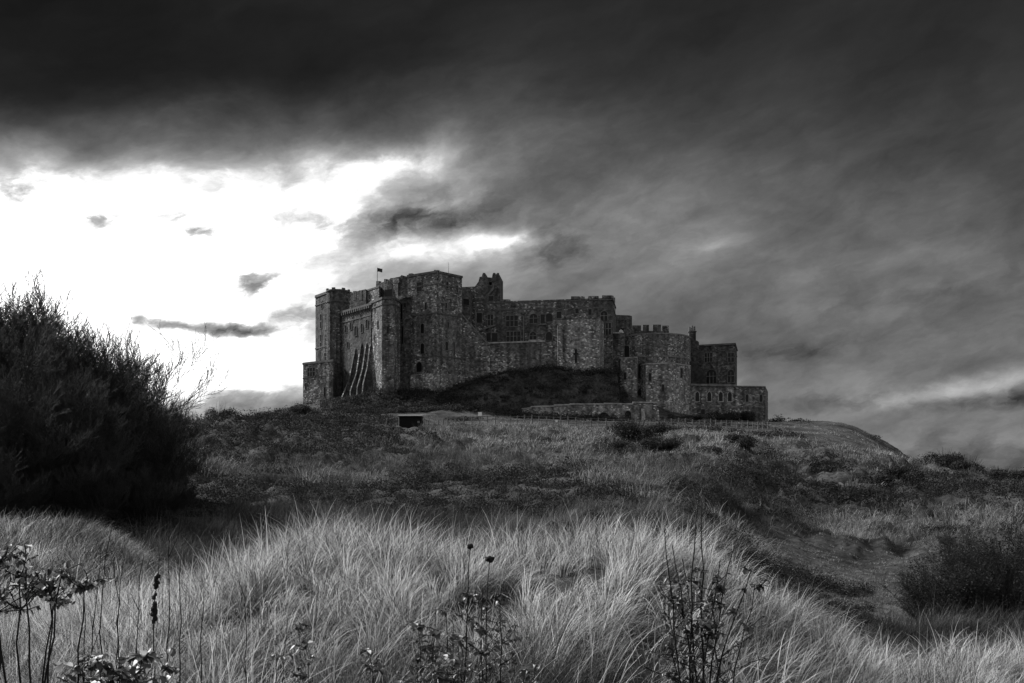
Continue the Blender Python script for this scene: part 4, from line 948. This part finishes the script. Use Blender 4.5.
# ------------------------------------------------------------ foreground weeds
def leaf_surface(c, u, size, droop, curl):
    """leaves as 2 x 3 cell folded blades, wrinkled and drooping; c base points, u directions"""
    n = len(c); v = np.cross(u, [0, 0, 1.]); v /= np.linalg.norm(v, axis=1)[:, None]+1e-9; w = np.cross(v, u)
    wd = [.12, .40, .34, .05]; rows = []
    bend = np.zeros((n, 3)); p = c.copy(); d = u.copy()
    for k in range(4):
        hw = (size*wd[k]*RNG.uniform(.8, 1.2, n))[:, None]; li = (size*RNG.uniform(-.1, .1, n))[:, None]
        rows += [p-v*hw+w*(curl[:, None]*hw+li), p+w*0, p+v*hw*1.0+w*(curl[:, None]*hw-li)]
        d = d+np.stack([np.zeros(n), np.zeros(n), -droop], 1); d /= np.linalg.norm(d, axis=1)[:, None]; p = p+d*(size*.36)[:, None]
    V = np.stack(rows, 1).reshape(-1, 3); b = np.arange(n)*12; Q = []
    for k in range(3):
        for j in range(2): Q.append(np.stack([b+3*k+j, b+3*k+j+1, b+3*k+j+4, b+3*k+j+3], 1))
    return V, np.vstack(Q), 12
def stalk_plant(name, px, Y, tops, label, cat, leaves=0, pale=0, heads=0, leafsize=.03, zone=(560, 700), group=None, wide=20, r=.004, headr=.02, branchy=0, hzone=None, droop=.3):
    """tops: (offset, picture row) of the tip of each stem; zone: rows between which it is in leaf; every stem is its own part"""
    rs = random.Random(int(px*7+Y*100)); x0 = X(px, Y); z0 = gz(x0, Y); e = empty(name, (x0, Y, z0), label, cat, group)
    pts = []; hd = []; wm = wide/F*Y
    for dpx, py in tops:
        p0 = Vector((x0+rs.uniform(-.03, .03), Y+rs.uniform(-.06, .06), z0-.05)); p3 = Vector((X(px+dpx, Y), Y+rs.uniform(-.1, .1), Z(py, Y))); segs = []; last = p0; bend = rs.uniform(-.05, .05); n_ = 12
        for k in range(1, n_+1):
            t = k/n_; q = p0.lerp(p3, t)+Vector((math.sin(t*math.pi)*bend+rs.gauss(0, .005), rs.gauss(0, .005), 0)); segs.append((tuple(last), tuple(q), r*(1.25-.85*(t-1/n_)), r*(1.25-.85*t))); last = q
            pts.append(q)
            if branchy and k > 4 and rs.random() < branchy:
                a = rs.uniform(0, 6.28); b = q+Vector((math.cos(a)*.04, math.sin(a)*.04, .09))*rs.uniform(.6, 1.5); segs.append((tuple(q), tuple(b), r*.6, r*.35))
        hd.append(last); link('stem', seg_mesh('stem', segs, 5), e, [M['stalk']])
    row = lambda p: H-F*p.z/p.y
    for k in range(heads):
        if hzone:
            cand = [p for p in pts if hzone[0] <= row(p) <= hzone[1]]; a_, b_ = sorted(rs.sample(range(len(cand)), 2)); c = cand[a_].lerp(cand[min(a_+1, len(cand)-1)], rs.random())+Vector((rs.gauss(0, .006), 0, 0))
        else: c = hd[k]
        bm = bmesh.new(); bmesh.ops.create_icosphere(bm, subdivisions=2, radius=headr*rs.uniform(.7, 1.2))
        for v in bm.verts: v.co *= rs.uniform(.65, 1.3); v.co.z *= .8 if not hzone else 1.3
        for v in bm.verts: v.co += c
        bm_obj('seed_head', bm, [M['seed']], e)
    if leaves or pale:
        cl = [p for p in pts if zone[0] <= row(p) <= zone[1]] or hd
        twigs = []; lc, lu = [], []
        while len(lc) < leaves+pale:
            p = rs.choice(cl).copy(); a = rs.uniform(0, 6.283); f = min(1.3, .35+.9*(row(p)-zone[0])/max(1, zone[1]-zone[0])); L = wm*rs.uniform(.2, 1.0)*f
            d = Vector((math.cos(a), math.sin(a)*.7, rs.uniform(.0, .9))).normalized()
            for k in range(4):
                q = p+d*(L/4); twigs.append((tuple(p), tuple(q), r*.45, r*.3)); d = (d+Vector((rs.gauss(0, .2), rs.gauss(0, .2), rs.gauss(.05, .15)))).normalized(); p = q
                for _ in range(rs.choice((0, 1, 2)) if k < 3 else 2):
                    b = rs.uniform(0, 6.283); lc.append(tuple(p)); lu.append(tuple(Vector((math.cos(b), math.sin(b), rs.uniform(-.5, .6))).normalized()))
        tw_ = seg_mesh('twigs', twigs, 3)
        lc = np.array(lc); lu = np.array(lu); o = np.random.default_rng(int(px)).permutation(len(lc)); i0 = 0
        for cnt, mat, nm in ((pale, 'paleleaf', 'pale_leaves'), (len(lc)-pale, 'leaf', 'leaves')):
            if cnt <= 0: continue
            k = o[i0:i0+cnt]; i0 += cnt; n = len(k)
            sz = leafsize*RNG.uniform(.45, 1.3, n)
            V, Q, c_ = leaf_surface(lc[k], lu[k], sz, droop*RNG.uniform(0, 2, n), RNG.uniform(-.2, .9, n))
            me = np_mesh(nm, V, Q, np.repeat(RNG.uniform(.1, 1, n), c_), True); lo_ = link(nm, me, e, [M[mat]])
            if nm == 'leaves' or not (len(lc)-pale):
                b_ = bmesh.new(); b_.from_mesh(me); nf = len(b_.faces); b_.from_mesh(tw_); b_.faces.ensure_lookup_table()
                for f in b_.faces[nf:]: f.material_index = 1
                b_.to_mesh(me); b_.free(); me.materials.append(M['stalk'])
    return e
SP = stalk_plant
SP('tall_weed', 700, 4.6, [(-5, 495), (6, 488), (-38, 528), (-28, 545), (-14, 560), (22, 560), (34, 545), (48, 570), (14, 590), (55, 590), (-30, 600), (-20, 585)], 'tall leafy weed with two very long bare stalks right of centre', 'weed', 700, 12, 0, .028, (570, 700), None, 42, .0055, .012)
SP('tall_weed', 470, 4.4, [(1, 546), (18, 560), (-24, 615), (12, 590), (-8, 640), (30, 600)], 'dark weed with round seed heads on long stalks at centre', 'weed', 420, 12, 2, .025, (595, 700), None, 34, .0046, .017)
SP('low_weed', 436, 4.0, [(0, 610), (-16, 625), (14, 620), (24, 640), (-22, 640)], 'low leafy weed with scattered pale leaves left of the seed heads', 'weed', 260, 12, 0, .026, (620, 700), None, 30, .003)
SP('low_weed', 290, 4.2, [(-6, 620), (6, 630), (14, 645), (-14, 640)], 'small weed with a few pale curled leaves in the grass left of centre', 'weed', 130, 10, 0, .026, (625, 700), None, 22, .003)
SP('low_weed', 375, 4.4, [(-2, 650), (8, 657), (-8, 655)], 'tiny weed with bright white curled leaves below the middle of the grass', 'weed', 50, 10, 0, .03, (645, 680), None, 12, .003)
SP('low_weed', 524, 3.7, [(0, 668), (12, 672), (-14, 672)], 'white leaved sprig at the bottom edge right of the seed head weed', 'weed', 80, 16, 0, .026, (666, 700), None, 14, .003)
SP('seed_stalk', 162, 4.6, [(1, 552)], 'single dark stalk thick with seed capsules on the left', 'stalk', 0, 0, 34, .02, (0, 1), 'bare stalks in the left grass', 10, .004, .0085, 0, (556, 640))
for px, Y, dx, top, lab in ((112, 4.8, 3, 560, 'thin bare stalk left of the seed capsule stalk'), (106, 4.5, 6, 530, 'tall thin stalk leaning right above the left grass'), (118, 5.0, 1, 566, 'short straight stalk just left of the capsule stalk'),
        (168, 5.0, 4, 535, 'tall straight stalk directly right of the capsule stalk'), (176, 4.8, 10, 556, 'leaning stalk second right of the capsule stalk'), (98, 5.0, 1, 548, 'dark upright stalk at the left of the stalk group'),
        (205, 5.0, 4, 590, 'low lone stalk right of the left stalk group'), (242, 5.2, 1, 600, 'faint thin stalk in the grass between left stalks and centre'), (84, 4.0, 0, 598, 'thick dark stalk beside the big withered plant'), (140, 5.2, 2, 575, 'thin stalk between the two left stalk pairs')):
    SP('dead_stalk', px, Y, [(dx, top)], lab, 'stalk', group='bare stalks in the left grass', r=.004, branchy=.12)
# big withered plant at the left edge
SP('withered_plant', 22, 3.3, [(-6, 560), (-22, 540), (10, 575), (34, 588), (16, 560), (-34, 570), (44, 572), (24, 600), (56, 590)], 'big withered plant with broad drooping leaves at the left edge', 'plant', 420, 190, 3, .021, (540, 615), None, 40, .0055, .014, droop=.7)  # pale leaves: withered tone, with highlights painted as leaf colour
SP('pale_leaved_weed', 108, 3.4, [(0, 662), (24, 650), (-16, 668), (34, 660), (14, 672), (-36, 668)], 'leafy weed with broad white leaves near the bottom left', 'weed', 190, 40, 0, .034, (650, 700), None, 34, .004)
SP('pale_leaved_weed', 150, 3.9, [(0, 645), (-12, 656), (12, 654)], 'weed with a small white leaf cluster right of the broad white leaves', 'weed', 90, 12, 0, .034, (645, 690), None, 16, .003)
